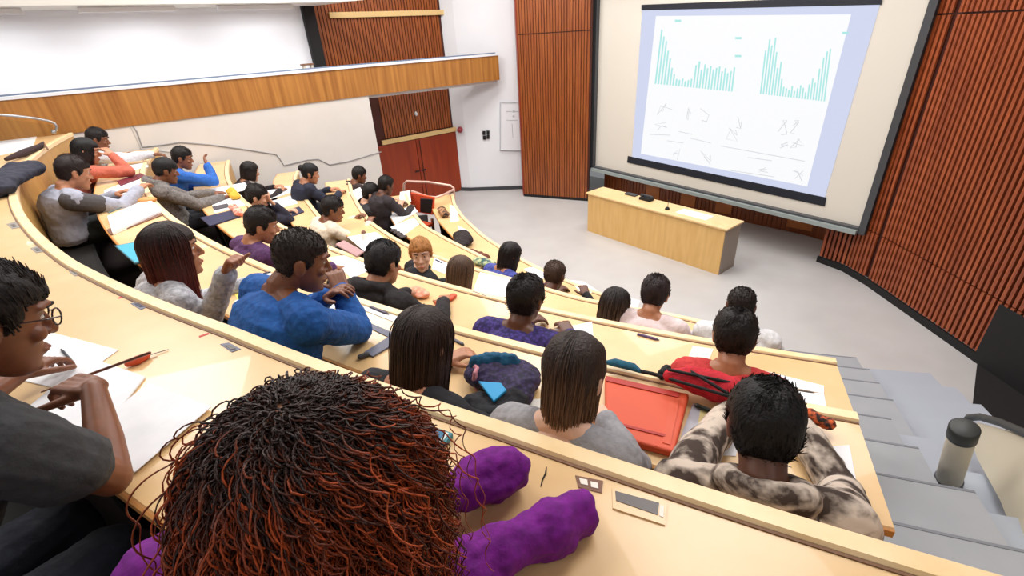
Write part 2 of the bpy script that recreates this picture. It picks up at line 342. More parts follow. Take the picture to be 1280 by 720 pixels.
# recess wall below the screen
qA, qB, qC = np.array([2.45, 11.5]), np.array([5.50, 8.12]), np.array([5.80, 7.6])
t = root('slatted_panel', (3.6, 9.4, 0), 'recessed cherry wall below the screen with four square lighter doors', 'wall panel')
mb = MB(); slab(mb, qA, qB, 0, 5.95, .08, 1); slab(mb, qB, qC, 0, 5.95, .08, 1); mb.build('backing', SLAT, t)
mb = MB(); slats(qA, qB, .03, 1.6, .085, .06, .015, 1, mb); mb.build('slats', SLAT, t)
for u, v in ((817, 238), (861, 249), (905, 262), (1000, 282)):
    c = on(u, v, qA, qB); d = nrm(qB-qA); nn = np.array([d[1], -d[0]]); w = .17 if u < 950 else .22
    bevel(slab(MB(), c[:2]-d*w+nn*.02, c[:2]+d*w+nn*.02, max(.1, c[2]-.2), c[2]+.22, .02, -1).build('square_door', mat('oak_orange', (206, 128, 62), .4, rgb2=(186, 108, 46), scale=6), t))
# right slatted wall
rw = [np.array(p) for p in [(5.10, 6.97), (5.28, 6.58), (5.32, 6.11), (5.27, 4.22), (5.24, 1.0)]]
t = root('slatted_panel', (5.27, 4.2, 0), 'redwood slatted wall running along the right of the room beside the screen', 'wall panel')
mb = MB()
for a, b in zip(rw[:-1], rw[1:]): slab(mb, a+[.02, 0], b+[.02, 0], .1, 5.95, .1, 1)
slab(mb, (5.75, 7.5), rw[0]+[.02, .02], .1, 5.95, .1, 1); mb.build('backing', SLATB, t)
for z0, z1 in ((.12, .775), (.79, 3.52), (3.54, 5.9)):
    mb = MB()
    for a, b in zip(rw[:-1], rw[1:]): slats(a, b, z0, z1, .070, .040, .026, 1, mb)
    slats((5.7, 7.45), rw[0], z0, z1, .070, .040, .026, 1, mb); mb.build('slats', SLATR, t)
mb = MB()
for a, b in zip(rw[:-1], rw[1:]): slab(mb, a-[.03, 0], b-[.03, 0], 0, .1, .04, 1)
structure(mb, 'baseboard_right', BLACK)
mb = MB(); slab(mb, (5.26, 4.25), (5.22, 1.), .1, .75, .02, -1); structure(mb, 'trim_24', BLACK)  # black sheet over the lower slats, its colour stands for the unlit opening
# back, right and ceiling of the shell (behind the camera)
mb = MB(); slab(mb, (-13, 3), (-4, -4.5), 0, 6, .1, -1); slab(mb, (-4, -4.5), (6, -4.5), 0, 6, .1, -1); structure(mb, 'wall_rear', WHITEW)
structure(slab(MB(), (5.6, 1.), (5.6, -4.5), 0, 6, .1, 1), 'wall_right', WHITEW)
structure(MB().prism([(-14, 2), (-4, -5), (6.5, -5), (6.8, 9), (1.5, 14), (-4, 14)], 6, 6.15), 'ceiling', CEILM)

# ------------------------------------------------------------------ screen
S0, S1 = np.array([2.13, 11.02]), np.array([5.24, 6.46]); SD = nrm(S1-S0); SN = np.array([SD[1], -SD[0]])
if SN@(-S0) < 0: SN = -SN
def sc(u, v, off=0.): p = on(u, v, S0+SN*off, S1+SN*off); return p
def quad3(mb, P, nvec, th):
    P = [np.asarray(p, float) for p in P]; n3 = np.array([nvec[0], nvec[1], 0])*th
    v = P+[p+n3 for p in P]; fn = np.cross(P[1]-P[0], P[2]-P[0])
    f = [(0, 1, 2, 3), (7, 6, 5, 4), (0, 4, 5, 1), (1, 5, 6, 2), (2, 6, 7, 3), (3, 7, 4, 0)]
    if fn@n3 > 0: f = [q[::-1] for q in f]
    return mb.add(v, f)
zb, zt = .80, 4.22
scr = root('projection_screen', (*((S0+S1)/2), zb), 'large cream projection screen in a dark frame showing two teal bar charts', 'projection screen')
slab(MB(), S0, S1, zb, zt, .06, 1 if np.array([-SD[1], SD[0]])@SN < 0 else -1).build('board', mat('screen_cream', (222, 216, 204), .8, emit=.06), scr)
mb = MB(); fr = mat('frame_graphite', (70, 72, 76), .4)
def bar(a, b, z0, z1, t=.05): slab(mb, a+SN*.0, b+SN*.0, z0, z1, t, 1 if np.array([-SD[1], SD[0]])@SN > 0 else -1)
bar(S0-SD*.10, S0, zb-.09, zt+.1, .09); bar(S1-SD*.0, S1+SD*.09, zb-.09, zt+.1, .09); bar(S0, S1, zb-.1, zb, .10); bar(S0, S1, zt-.02, zt+.1, .09)
mb.build('frame', fr, scr)
mb = MB(); slab(mb, S0+SN*.09, S1+SN*.09, zb-.09, zb-.03, .07, 1 if np.array([-SD[1], SD[0]])@SN > 0 else -1); mb.build('tray', mat('tray_grey', (150, 160, 158), .4), scr)
def em(name, rgb, e): return mat(name, rgb, .8, emit=e)
LAV, SLW, TEAL, INK, NAVY = em('slide_border', (214, 222, 248), 1.4), em('slide_white', (252, 253, 255), 1.5), em('slide_teal', (176, 238, 234), 1.45), em('slide_ink', (216, 219, 224), 1.45), mat('screen_edge', (22, 28, 40), .6)
quad3(MB(), [sc(790, 197, .004), sc(1030, 250, .004), sc(1100, 6, .004), sc(803, 12, .004)], SN, .003).build('image_border', LAV, scr)
quad3(MB(), [sc(801, 192, .009), sc(1009, 233, .009), sc(1064, 18, .009), sc(820, 20, .009)], SN, .002).build('slide', SLW, scr)
mb = MB(); quad3(mb, [sc(784, 203, .008), sc(1031, 258, .008), sc(1033, 247, .008), sc(785, 195, .008)], SN, .006).build('masking_bar', NAVY, scr)
quad3(MB(), [sc(802, 13, .008), sc(1102, 6, .008), sc(1104, -6, .008), sc(802, 6, .008)], SN, .006).build('masking_bar', NAVY, scr)
def cp8(x, y): return 780+x/2.769, y/2.769
def box8(mb, x0, y0, x1, y1, x2=None, dx=0):
    P = [cp8(x0, y1), cp8(x1, y1), cp8(x1+dx, y0), cp8(x0+dx, y0)]
    quad3(mb, [sc(*p, .0125) for p in P], SN, .001)
mb = MB()
def chart(x0, x1, yb0, yb1, hs):
    n = len(hs); w = (x1-x0)/n
    for i, h in enumerate(hs):
        x = x0+i*w; yb = yb0+(yb1-yb0)*i/n; box8(mb, x, yb-h, x+w*.55, yb, dx=h*.12)
chart(106, 380, 290, 318, [188, 165, 150, 118, 92, 60, 40, 24, 22, 28, 20, 24, 30, 78, 92, 64, 84, 72, 80, 70, 76, 82, 66, 78, 62, 70, 84])
mb.build('bar_chart', TEAL, scr); mb = MB()
chart(470, 700, 325, 352, [150, 190, 170, 198, 150, 96, 118, 60, 34, 30, 26, 40, 24, 34, 46, 38, 24, 52, 74, 60, 110, 150, 172, 182])
mb.build('bar_chart', TEAL, scr)
for x, y in ((385, 128), (176, 68), (755, 110), (384, 190)): box8(mb := MB(), x, y, x+22, y+8); mb.build('chart_caption', TEAL, scr)
mb = MB(); rr = random.Random(3)
for cx_, cy_ in ((140, 380), (215, 395), (275, 400), (125, 445), (385, 420), (375, 465), (545, 440), (600, 440), (545, 500), (600, 505), (290, 545), (180, 540), (480, 600), (600, 610)):
    P = [sc(*cp8(cx_+rr.uniform(-26, 26), cy_+rr.uniform(-26, 26)), .0125) for _ in range(6)]; mb.tube(P, .006, 4)
mb.build('diagram', INK, scr); mb = MB()
for x0, y0, x1, y1 in ((90, 465, 160, 468), (190, 455, 235, 465), (230, 478, 300, 495), (335, 505, 625, 558), (150, 487, 205, 495), (430, 545, 510, 556), (370, 590, 520, 612)):
    mb.tube([sc(*cp8(x0, y0), .0125), sc(*cp8(x1, y1), .0125)], .006, 4)
mb.build('text_line', INK, scr)

# ------------------------------------------------------------------ stage desk
d0, d1 = np.array([1.60, 8.98]), np.array([3.34, 6.71]); dd = nrm(d1-d0); dn2 = np.array([-dd[1], dd[0]])
if dn2@(d0) < 0: dn2 = -dn2
d0 = d0; dw_ = .48; zt_ = .80
t = root('lectern_desk', (*((d0+d1)/2+dn2*.3), 0), 'long light oak teacher desk with solid front standing on the grey stage floor', 'desk')
OAK = mat('light_oak', (224, 184, 118), .45, rgb2=(212, 168, 100), scale=7, stretch=(2, 2, .3))
MB().prism([tuple(d0+dd*.01), tuple(d1-dd*.01), tuple(d1-dd*.01+dn2*.02), tuple(d0+dd*.01+dn2*.02)], 0, zt_-.03).build('front_panel', OAK, t)
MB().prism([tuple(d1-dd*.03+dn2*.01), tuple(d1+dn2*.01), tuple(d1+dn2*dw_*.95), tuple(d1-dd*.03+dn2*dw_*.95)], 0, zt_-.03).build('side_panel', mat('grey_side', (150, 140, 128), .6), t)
MB().prism([tuple(d0+dn2*.01), tuple(d0+dd*.03+dn2*.01), tuple(d0+dd*.03+dn2*dw_*.95), tuple(d0+dn2*dw_*.95)], 0, zt_-.03).build('side_panel', OAK, t)
bevel(MB().prism([tuple(d0-dd*.03-dn2*.03), tuple(d1+dd*.03-dn2*.03), tuple(d1+dd*.03+dn2*dw_), tuple(d0-dd*.03+dn2*dw_)], zt_-.03, zt_).build('desktop', mat('oak_top', (236, 204, 150), .35, rgb2=(228, 192, 134), scale=7), t))
def oriented(c, d, n=None):
    M = np.eye(4); d = nrm([d[0], d[1], 0]); M[:3, 0] = d; M[:3, 1] = (-d[1], d[0], 0); M[:3, 3] = c; return M
c = at(808, 250, zt_); t = root('desk_phone', c, 'small black desk phone on the teacher desk', 'phone')
M = oriented((c[0], c[1], zt_), dd); bevel(MB().box((-.12, -.07, 0), (.12, .07, .05), M).build('body', BLACK, t), .01); bevel(MB().box((-.13, -.02, .05), (-.07, .02, .08), M).box((.07, -.02, .05), (.13, .02, .08), M).box((-.13, -.018, .075), (.13, .018, .095), M).build('handset', DARKG, t), .006)
c = at(789, 244, zt_); o = bevel(MB().box((-.12, -.05, 0), (.12, .05, .03), oriented((c[0], c[1], zt_), dd)).build('control_pad', DARKG), .005); tag(o, 'flat grey control pad left of the black phone on the teacher desk', 'control pad')
c = at(834, 262, zt_); t = root('desk_microphone', c, 'thin upright microphone standing on the teacher desk', 'microphone')
MB().tube([(c[0], c[1], zt_), (c[0], c[1], zt_+.012)], .04, 14).build('base', BLACK, t); MB().tube([(c[0], c[1], zt_+.01), (c[0]+.01, c[1], zt_+.16)], .005).build('gooseneck', DARKG, t)
M = oriented((*at(868, 268, zt_)[:2], zt_), dd); tag(MB().box((-.28, -.12, 0), (.28, .12, .004), M).build('paper_sheet', PAPER), 'pale sheet of papers at the right end of the teacher desk', 'paper')

# wall fittings on the white wall
def wl(u, v): return on(u, v, (-.93, 12.31), (1.5, 12.10))
t = root('notice_board', wl(641, 187), 'white framed notice board on the white wall beside the slatted panel', 'notice board')
quad3(MB(), [wl(626, 187), wl(664, 188), wl(664, 128), wl(626, 128)], (0, -1), .02).build('board', WHITEW, t)
mb = MB()
for a, b in (((625, 187), (664, 188)), ((625, 128), (664, 128)), ((625.5, 128), (625.5, 187))): mb.tube([wl(*a)-[0, .025, 0], wl(*b)-[0, .025, 0]], .014, 4)
mb.build('frame', mat('pale_frame', (205, 208, 214), .5), t)
mb = MB()
for (x0, y0, x1, y1) in ((633, 139, 653, 139), (633, 150, 647, 150), (640, 155, 641, 172)): mb.tube([wl(x0, y0)-[0, .024, 0], wl(x1, y1)-[0, .024, 0]], .008, 4)
for x, y in ((642, 139), (642, 145)): mb.ell(wl(x, y)-[0, .024, 0], (.03, .008, .03))
mb.build('printed_notice', mat('faint_ink', (190, 194, 200), .7), t)
t = root('switch_plate', wl(607, 172), 'small plate of black switches on the white wall left of the notice board', 'switch')
for (x, y) in ((605, 166), (605.5, 172), (610, 171), (610, 165.5)): bevel(quad3(MB(), [wl(x-1.9, y+2.4), wl(x+1.9, y+2.4), wl(x+1.9, y-2.4), wl(x-1.9, y-2.4)], (0, -1), .02).build('switch', BLACK, t), .004)
c = wl(575, 162); tag(MB().tube([c+[0, .05, 0], c-[0, .05, 0]], .07, 16).build('alarm_bell', mat('alarm_red', (150, 50, 60), .4)), 'round dark red alarm at the right end of the beige door rail', 'alarm')
c = dw(519, 142); tag(MB().ell(c+[dn[0]*.04, dn[1]*.04, 0], (.035, .035, .05)).build('wall_sensor', WHITEW), 'small pale sensor on the slats above the doors', 'sensor')

# ------------------------------------------------------------------ rails and parapet
def rail_thing(name, lab, path, r=.018, cat='handrail', m=METAL): return tag(MB().tube(path, r, 8).build(name, m, smooth=True), lab, cat)
t = root('glass_guardrail', at(40, 178, 2.4), 'glass guard with a curved steel rail in front of the balcony at far left', 'guardrail')
W2 = W0+WN*.35
P = [on(u, v, W2, W2+WD) for u, v in [(-60, 138), (-20, 142), (20, 145), (45, 148), (60, 151), (68, 154), (71, 158), (70, 163)]]
MB().tube(P, .016).build('handrail', METAL, t, smooth=True)
quad3(MB(), [on(-60, 190, W2, W2+WD), on(66, 166, W2, W2+WD), on(66, 156, W2, W2+WD), on(-60, 141, W2, W2+WD)], WN, .01).build('glass_pane', mat('clear_glass', (240, 245, 245), .02, alpha='glass'), t)
MB().ell(on(67, 165, W2, W2+WD), (.03, .03, .03)).build('clamp', METAL, t)
P = [at(505, 243, .95), at(505.5, 229, 1.2), at(511, 227, 1.22), at(540, 229, 1.2), at(562, 232, 1.18), at(567, 235, 1.16), at(568, 246, .95)]
Wd2 = (at(505, 243, 1.0), at(568, 246, 1.0))
P = [on(u, v, Wd2[0], Wd2[1]) for u, v in [(505, 246), (505, 230), (508, 226.5), (535, 227.5), (563, 232), (567, 235), (568, 248)]]
rail_thing('handrail', 'pale pink-grey steel loop handrail in front of the mahogany doors', P, .022, m=mat('rosy_steel', (226, 186, 170), .35, metal=.3))
P2 = [on(567, 237, *Wd2), at(556, 243, 1.25), at(545, 247, 1.25), at(535, 246, 1.25), at(515, 239, 1.25)]
rail_thing('handrail', 'short pale rail sloping down over the orange chair back', P2, .022, m=mat('rosy_steel', (226, 186, 170), .35))
# orange chair with a black pad by the handrail
oc0, oc1 = at(515, 262, 1.0), at(543, 267, 1.0); ccn = nrm([oc1[1]-oc0[1], oc0[0]-oc1[0], 0])
ORG = cloth('orange_fabric', (226, 92, 52), (206, 74, 40), scale=30)
t = root('orange_chair', ((oc0+oc1)/2)*[1, 1, 0]+[0, 0, .36], 'orange chair with a black square pad on its back near the loop handrail', 'chair')
def op(u, v): return on(u, v, oc0, oc1)
bevel(quad3(MB(), [op(515, 263), op(543, 268), op(544, 246), op(515, 240)], ccn[:2], .04).build('backrest', ORG, t), .01)
bevel(quad3(MB(), [op(528, 264), op(541, 265.5), op(543, 248), op(528, 247)], ccn[:2], .06).build('black_pad', BLACK, t), .008)
M = oriented((*((oc0+oc1)/2)[:2], 0), (oc1-oc0)[:2]); MB().box((-.2, -.02, .36), (-.17, .02, .9), M).box((.17, -.02, .36), (.2, .02, .9), M).build('leg', METAL, t)
bevel(MB().box((-.22, -.42, .78), (.22, -.02, .84), M).build('seat', ORG, t), .01)
# parapet with newel cylinder at the steps
nb = at(1184, 606, 1.25); ntp = at(1206, 534, 1.78)
t = root('newel_post', nb, 'cream cylindrical newel post with charcoal cap and foot standing on the grey steps', 'post')
v = ntp-nb
MB().cyl(nb+v*.1, nb+v*.9, .056).build('shaft', CREAM, t, smooth=True)
MB().cyl(nb, nb+v*.13, .062).build('foot_ring', mat('charcoal', (86, 88, 96), .5), t, smooth=True)
MB().cyl(nb+v*.84, nb+v*1.0, .060).build('cap', mat('cap_dark', (52, 54, 52), .5), t, smooth=True)
pb0, pb1 = at(1215, 590, 1.2), at(1330, 800, 1.5)
def pp(u, v): return on(u, v, pb0, pb1)
pn = nrm([-(pb1-pb0)[1], (pb1-pb0)[0], 0])
t = root('parapet', pb0*[1, 1, 0]+[0, 0, 1.2], 'cream parapet wall with dark handrail at the right edge beside the steps', 'parapet')
P = [pp(1222, 574), pp(1250, 625), pp(1272, 680), pp(1290, 740), pp(1500, 860), pp(1500, 600), pp(1280, 547), pp(1250, 536), pp(1222, 528), pp(1212, 545)]
n0 = len(P); tv = pn*.08; vv = P+[p+tv for p in P]
ff = [tuple(range(n0)), tuple(range(2*n0-1, n0-1, -1))]+[((i+1) % n0, i, n0+i, n0+(i+1) % n0) for i in range(n0)]
MB().add(vv, ff).build('panel', mat('parapet_cream', (216, 206, 182), .6), t)
MB().tube([pp(1207, 528), pp(1212, 522), pp(1225, 521), pp(1250, 528), pp(1280, 541), pp(1400, 590)], .022, 10).build('handrail', mat('cap_dark', (52, 54, 52), .5), t, smooth=True)
# ------------------------------------------------------------------ people
def remesh(ob, vox, sm=4, disp=0., dscale=.12, sfac=.5):
    r = ob.modifiers.new('remesh', 'REMESH'); r.mode = 'VOXEL'; r.voxel_size = vox
    if sm: s = ob.modifiers.new('smooth', 'SMOOTH'); s.iterations = sm; s.factor = sfac
    if disp:
        tx = bpy.data.textures.get('folds%.2f' % dscale) or bpy.data.textures.new('folds%.2f' % dscale, 'CLOUDS'); tx.noise_scale = dscale; tx.noise_depth = 2
        d = ob.modifiers.new('folds', 'DISPLACE'); d.texture = tx; d.strength = disp; d.texture_coords = 'GLOBAL'; d.mid_level = .5
    bpy.context.view_layer.update()
    dg = bpy.context.evaluated_depsgraph_get(); me = bpy.data.meshes.new_from_object(ob.evaluated_get(dg))
    old = ob.data; mats_ = [m for m in old.materials]; ob.modifiers.clear(); ob.data = me; me.name = ob.name; bpy.data.meshes.remove(old)
    if not me.materials:
        for m in mats_: me.materials.append(m)
    me.polygons.foreach_set('use_smooth', [True]*len(me.polygons))
    return ob
# head section: z, half width, front y, back y  (metres, origin at the centre of the head)
HEADZ = np.array([(-.120, .016, .070, .035), (-.112, .030, .082, .012), (-.098, .040, .087, -.008), (-.078, .049, .088, -.030), (-.056, .057, .089, -.055), (-.032, .063, .086, -.074),
 (-.008, .068, .083, -.087), (.018, .072, .086, -.095), (.045, .0745, .086, -.098), (.070, .071, .077, -.092), (.092, .060, .058, -.075), (.108, .043, .035, -.052), (.118, .022, .010, -.028), (.121, .006, -.006, -.014)])
NH = 40
def head_rings(n=34):
    z = HEADZ[:, 0]; t = np.linspace(0, 1, n); zz = np.interp(t, np.linspace(0, 1, len(z)), z)
    w = np.interp(zz, z, HEADZ[:, 1]); yf = np.interp(zz, z, HEADZ[:, 2]); yb = np.interp(zz, z, HEADZ[:, 3])
    th = np.linspace(0, 2*PI, NH, endpoint=False); c, s = np.cos(th), np.sin(th)
    R = np.zeros((n, NH, 3))
    for i in range(n):
        cy = (yf[i]+yb[i])/2; d = (yf[i]-yb[i])/2
        e = .9
        R[i, :, 0] = w[i]*np.sign(c)*np.abs(c)**e; R[i, :, 1] = cy+d*np.sign(s)*np.abs(s)**e; R[i, :, 2] = zz[i]
    return R
HR = head_rings()
def frame(fwd, up):
    f = nrm(fwd); r = nrm(np.cross(f, up)); u = np.cross(r, f); return np.stack([r, f, u], 1)   # columns right, forward, up
def bez(P, n):
    P = np.asarray(P, float); t = np.linspace(0, 1, n)[:, None]
    if len(P) == 3: return (1-t)**2*P[0]+2*(1-t)*t*P[1]+t*t*P[2]
    return (1-t)**3*P[0]+3*(1-t)**2*t*P[1]+3*(1-t)*t*t*P[2]+t**3*P[3]
def ik(S, W, l1, l2, pole):
    d = W-S; L = np.linalg.norm(d)
    if L > (l1+l2)*.995: W = S+d/L*(l1+l2)*.995; d = W-S; L = np.linalg.norm(d)
    if L < .08: L = .08
    a = (l1*l1-l2*l2+L*L)/(2*L); h = math.sqrt(max(0, l1*l1-a*a)); ax = nrm(d); p = nrm(pole-ax*(pole@ax))
    return S+ax*a+p*h, W
def hand(mb, W, d, n, side, s=1., curl=.5, spread=1., thumb=.6, rad=1.):
    d = nrm(d); n = nrm(n-d*(n@d)); sd = np.cross(d, n)*side        # sd: towards the thumb
    def T(f, a, b=0): return W+d*f*s+sd*a*s+n*b*s
    for a in (-.026, -.009, .009, .026): mb.tube([T(-.005, a*.6), T(.03, a*.85, .002), T(.088, a, .002)], [.016*s*rad, .0165*s*rad, .0125*s*rad], 8)
    for a, L, sp in ((-.031, .058, -.10), (-.011, .072, -.03), (.010, .079, .03), (.030, .071, .09)):
        p = T(.086, a, .002); dr = nrm(d+sd*sp*spread); nn = n; P = [p-dr*.02*s, p]
        for q, f in enumerate((.44, .31, .25)):
            ca = curl*(.7, 1.05, .7)[q]; dr, nn = dr*math.cos(ca)-nn*math.sin(ca), nn*math.cos(ca)+dr*math.sin(ca); p = p+dr*L*f*s; P.append(p)
        mb.tube(P, np.array([.0095, .0095, .0088, .0082, .0072])*s*rad, 8)
    p = T(.022, .026, -.006); dr = nrm(d*.75+sd*.75-n*.25*thumb)
    P = [T(.01, .012, -.002), p]
    for q, f in enumerate((.036, .032, .024)):
        p = p+dr*f*s; P.append(p); dr = nrm(dr+d*.25-n*.22*thumb-sd*.18*thumb)
    mb.tube(P, np.array([.014, .0135, .0115, .0105, .009])*s*rad, 8)
def tint_field(V, seed, root_t):
    n = len(V); a = np.ones((n, 4)); a[:, 0] = root_t; a[:, 1] = .5; return a
def strands(mb, paths, r0, r1, ns=4, tval=None, rnd=None):
    """paths: K x N x 3, tapered tubes built in one go"""
    P = np.asarray(paths, float); K, N = P.shape[:2]
    T = np.gradient(P, axis=1); T /= np.linalg.norm(T, axis=2)[..., None]+1e-9
    a = np.zeros_like(T); a[..., 0] = .37; a[..., 1] = .81; a[..., 2] = .45
    X = np.cross(T, a); X /= np.linalg.norm(X, axis=2)[..., None]+1e-9; Y = np.cross(T, X)
    th = np.linspace(0, 2*PI, ns, endpoint=False); rad = np.linspace(r0, r1, N)[None, :, None, None]
    V = P[:, :, None, :]+rad*(X[:, :, None, :]*np.cos(th)[None, None, :, None]+Y[:, :, None, :]*np.sin(th)[None, None, :, None])
    idx = np.arange(K*N*ns).reshape(K, N, ns); f = []
    A = idx[:, :-1, :]; B = np.roll(idx, -1, axis=2)[:, :-1, :]; C = np.roll(idx, -1, axis=2)[:, 1:, :]; D = idx[:, 1:, :]
    f = np.stack([A, B, C, D], -1).reshape(-1, 4)
    c = np.ones((K, N, ns, 4)); t = np.linspace(0, 1, N) if tval is None else tval
    c[..., 0] = np.asarray(t)[None, :, None] if np.ndim(t) == 1 else np.asarray(t)[:, :, None]
    c[..., 1] = (RNG.random(K) if rnd is None else rnd)[:, None, None]
    mb.add(V.reshape(-1, 3), f, c.reshape(-1, 4)); return mb
def sstep(x, a, b): t = np.clip((x-a)/(b-a), 0, 1); return t*t*(3-2*t)
def hair_cap(mb, th=.012, line=.060, nape=-.085, noise_amp=0., nscale=25., ear=.0, tint=.15, side=.0):
    """shell grown off the head surface wherever hair grows"""
    R = HR.copy(); c = np.array([0, -.008, .0]); D = R-c; Dn = D/np.linalg.norm(D, axis=2)[..., None]
    x, y, z = R[..., 0], R[..., 1], R[..., 2]
    # hairline height as a function of y: high in front, falls behind the ear
    yy = y/.09
    hl = np.where(yy > .35, line-(1-np.clip(yy, 0, 1))*.03, line-.03-.0*yy)
    hl = np.interp(yy, [-1.2, -.5, -.34, -.22, .0, .10, .26, .38, .6, 1.1], [nape, nape+.012, -.03+side, .018+side, .016+side, -.014+side, -.010+side, .036, line-.006, line])+.004*np.sin(x*310)+.003*np.sin(x*731+y*400)
    m = sstep(z, hl-.008, hl+.010)
    off = m*th-(1-m)*.006
    if noise_amp:
        N_ = np.array([noise.noise(Vector(p*nscale)) for p in R.reshape(-1, 3)]).reshape(x.shape); off = off+m*noise_amp*N_
    V = R+Dn*off[..., None]
    col = np.ones((V.shape[0]*V.shape[1], 4)); col[:, 0] = tint; col[:, 1] = .5
    mb.rings(V, c=col); return mb

SKINS = {'dark': (104, 62, 42), 'brown': (132, 80, 52), 'mid': (158, 100, 68), 'tan': (192, 132, 98), 'light': (226, 172, 142), 'pink': (232, 184, 156)}
def skin_mat(k):
    n = 'skin_'+k
    if n in MATS: return MATS[n]
    c = SKINS[k]; return mat(n, c, .45, rgb2=tuple(x*.9 for x in c), scale=30, bump=.03)
EYEW = mat('eye_white', (225, 220, 214), .2); IRIS = mat('iris_dark', (40, 24, 16), .2); LIPM = {}
SHOE = mat('shoe_black', (30, 28, 30), .5)

def person(label, head, face, k=None, s=1., hyaw=0., hpitch=-18., pel=None, skin='dark', hair=('short', (26, 20, 18), (48, 36, 30)), shirt=(120, 120, 120), shirt2=None,
           pants=(34, 36, 44), rh=None, lh=None, rel=None, lel=None, sleeve='long', vox=.008, build=1., woman=False, neck_open=0., extras=(), desk_z=None, lean=0., shirtmat=None, group=None, hroll=0., cover=False, rhd=None, curl=(.55, .55), scarfy=False):
    """head: centre of head. face: unit xy direction the chest faces. rh/lh wrist positions; rel/lel elbow hints"""
    H = np.asarray(head, float); f = nrm([face[0], face[1], 0]); up = np.array([0, 0, 1.]); r = np.cross(f, up)
    yaw = math.radians(hyaw); hf = f*math.cos(yaw)+r*math.sin(yaw); pt = math.radians(hpitch)
    HM = frame(hf*math.cos(pt)+up*math.sin(pt), up); 
    if hroll: a = math.radians(hroll); HM = HM@np.array([[math.cos(a), 0, math.sin(a)], [0, 1, 0], [-math.sin(a), 0, math.cos(a)]])
    hs = s
    NB = H+HM@np.array([0, -.045, -.105])*hs-f*.02*s-up*.035*s
    if pel is None: pel = H-f*(.13+lean)*s; 
    P0 = np.array([pel[0], pel[1], desk_z-.19]) if len(pel) == 2 or desk_z is not None else np.asarray(pel, float)
    # torso must keep a human length
    d = NB-P0; L = np.linalg.norm(d)
    if L > .60*s: P0 = P0+(d/L*(L-.60*s))*[1, 1, 1]
    mid = (P0+NB)/2-f*.05*s-f*np.linalg.norm((NB-P0)[:2])*.12
    wf = .9 if woman else 1.
    wf *= build
    spine = bez([P0-up*.05*s, (P0-up*.05*s)*.4+mid*.6, mid*.35+NB*.65+(-f*.03*s), NB], 12)
    WID = np.interp(np.linspace(0, 1, 12), [0, .12, .32, .5, .68, .82, .92, 1], [.155, .175, .148, .158, .178, .182, .120, .062])*s*wf
    DEP = np.interp(np.linspace(0, 1, 12), [0, .12, .32, .5, .68, .82, .92, 1], [.105, .122, .105, .115, .122, .105, .082, .058])*s*(wf if not woman else wf*.97)
    th = np.linspace(0, 2*PI, 28, endpoint=False)
    def torso(mb, grow, top=1., drop=0.):
        T = np.gradient(spine, axis=0); R = []
        for i in range(12):
            t = nrm(T[i]); rr = nrm(np.cross(f, up)); ff = nrm(np.cross(t, rr))*-1
            if ff@f < 0: ff = -ff
            g = grow*(1 if i < 10 else (.7 if i == 10 else .25))
            w, dd = WID[i]+g, DEP[i]+g
            R.append(spine[i]+np.outer(np.sign(np.cos(th))*np.abs(np.cos(th))**.85*w, rr)+np.outer(np.sin(th)*dd, ff))
        mb.rings(R)
        if woman:
            for sg in (-1, 1): mb.ell(spine[7]+f*(DEP[7]*.75)+rr*sg*.075*s, (.058*s+grow*.5,)*3)
    SH = {}
    for sg in (1, -1):
        SH[sg] = NB*.45+spine[10]*.55+r*sg*(.172*s*wf+.006)-up*.03*s
    arms = {}
    for sg, wr, el in ((1, rh, rel), (-1, lh, lel)):
        if wr is None:
            wr = np.array([*(P0+f*.40*s+r*sg*.14*s)[:2], (desk_z if desk_z is not None else P0[2]+.19)+.035])
        wr = np.asarray(wr, float)
        if el is not None:
            E = np.asarray(el, float); S = SH[sg]; L = np.linalg.norm(E-S)
            E = S+(E-S)/L*min(L, .34*s); 
            L2 = np.linalg.norm(wr-E); W_ = E+(wr-E)/L2*min(max(L2, .20*s), .29*s)
        else: E, W_ = ik(SH[sg], wr, .285*s, .255*s, r*sg*.8-up*.75-f*.15)
        arms[sg] = (SH[sg], E, W_)
    body = MB(); torso(body, 0.)
    body.tube([NB-up*.01, NB*.45+H*.55+HM@np.array([0, -.035, -.03])*hs, H+HM@np.array([0, -.022, -.055])*hs], np.array([.062, .053, .056])*s*(.88 if woman else 1), 16)
    def hp(p): return H+HM@np.asarray(p)*hs
    body.rings(H+(HR*hs)@HM.T)
    body.tube([hp((0, .080, .020)), hp((0, .094, -.002)), hp((0, .104, -.022))], np.array([.009, .0105, .0135])*hs, 8)
    for sg in (-1, 1):
        body.ell(hp((sg*.012, .092, -.026)), np.array([.009, .010, .008])*hs, HM)
        body.tube([hp((sg*.012, .083, .040)), hp((sg*.036, .083, .044)), hp((sg*.056, .066, .036))], np.array([.008, .009, .006])*hs, 8)
        body.ell(hp((sg*.044, .066, -.020)), np.array([.019, .018, .018])*hs, HM)
        EM = HM@np.array([[math.cos(.35*sg), 0, 0], [0, 1, 0], [0, 0, 1.]])
        body.ell(hp((sg*.076, -.012, -.004)), np.array([.011, .020, .033])*hs, HM); body.ell(hp((sg*.081, -.016, .006)), np.array([.007, .021, .024])*hs, HM)
        body.ell(hp((sg*.0185, .090, -.063)), np.array([.012, .007, .0045])*hs, HM)
    body.ell(hp((0, .090, -.058)), np.array([.018, .008, .006])*hs, HM); body.ell(hp((0, .089, -.070)), np.array([.019, .009, .0075])*hs, HM); body.ell(hp((0, .080, -.102)), np.array([.020, .014, .014])*hs, HM)
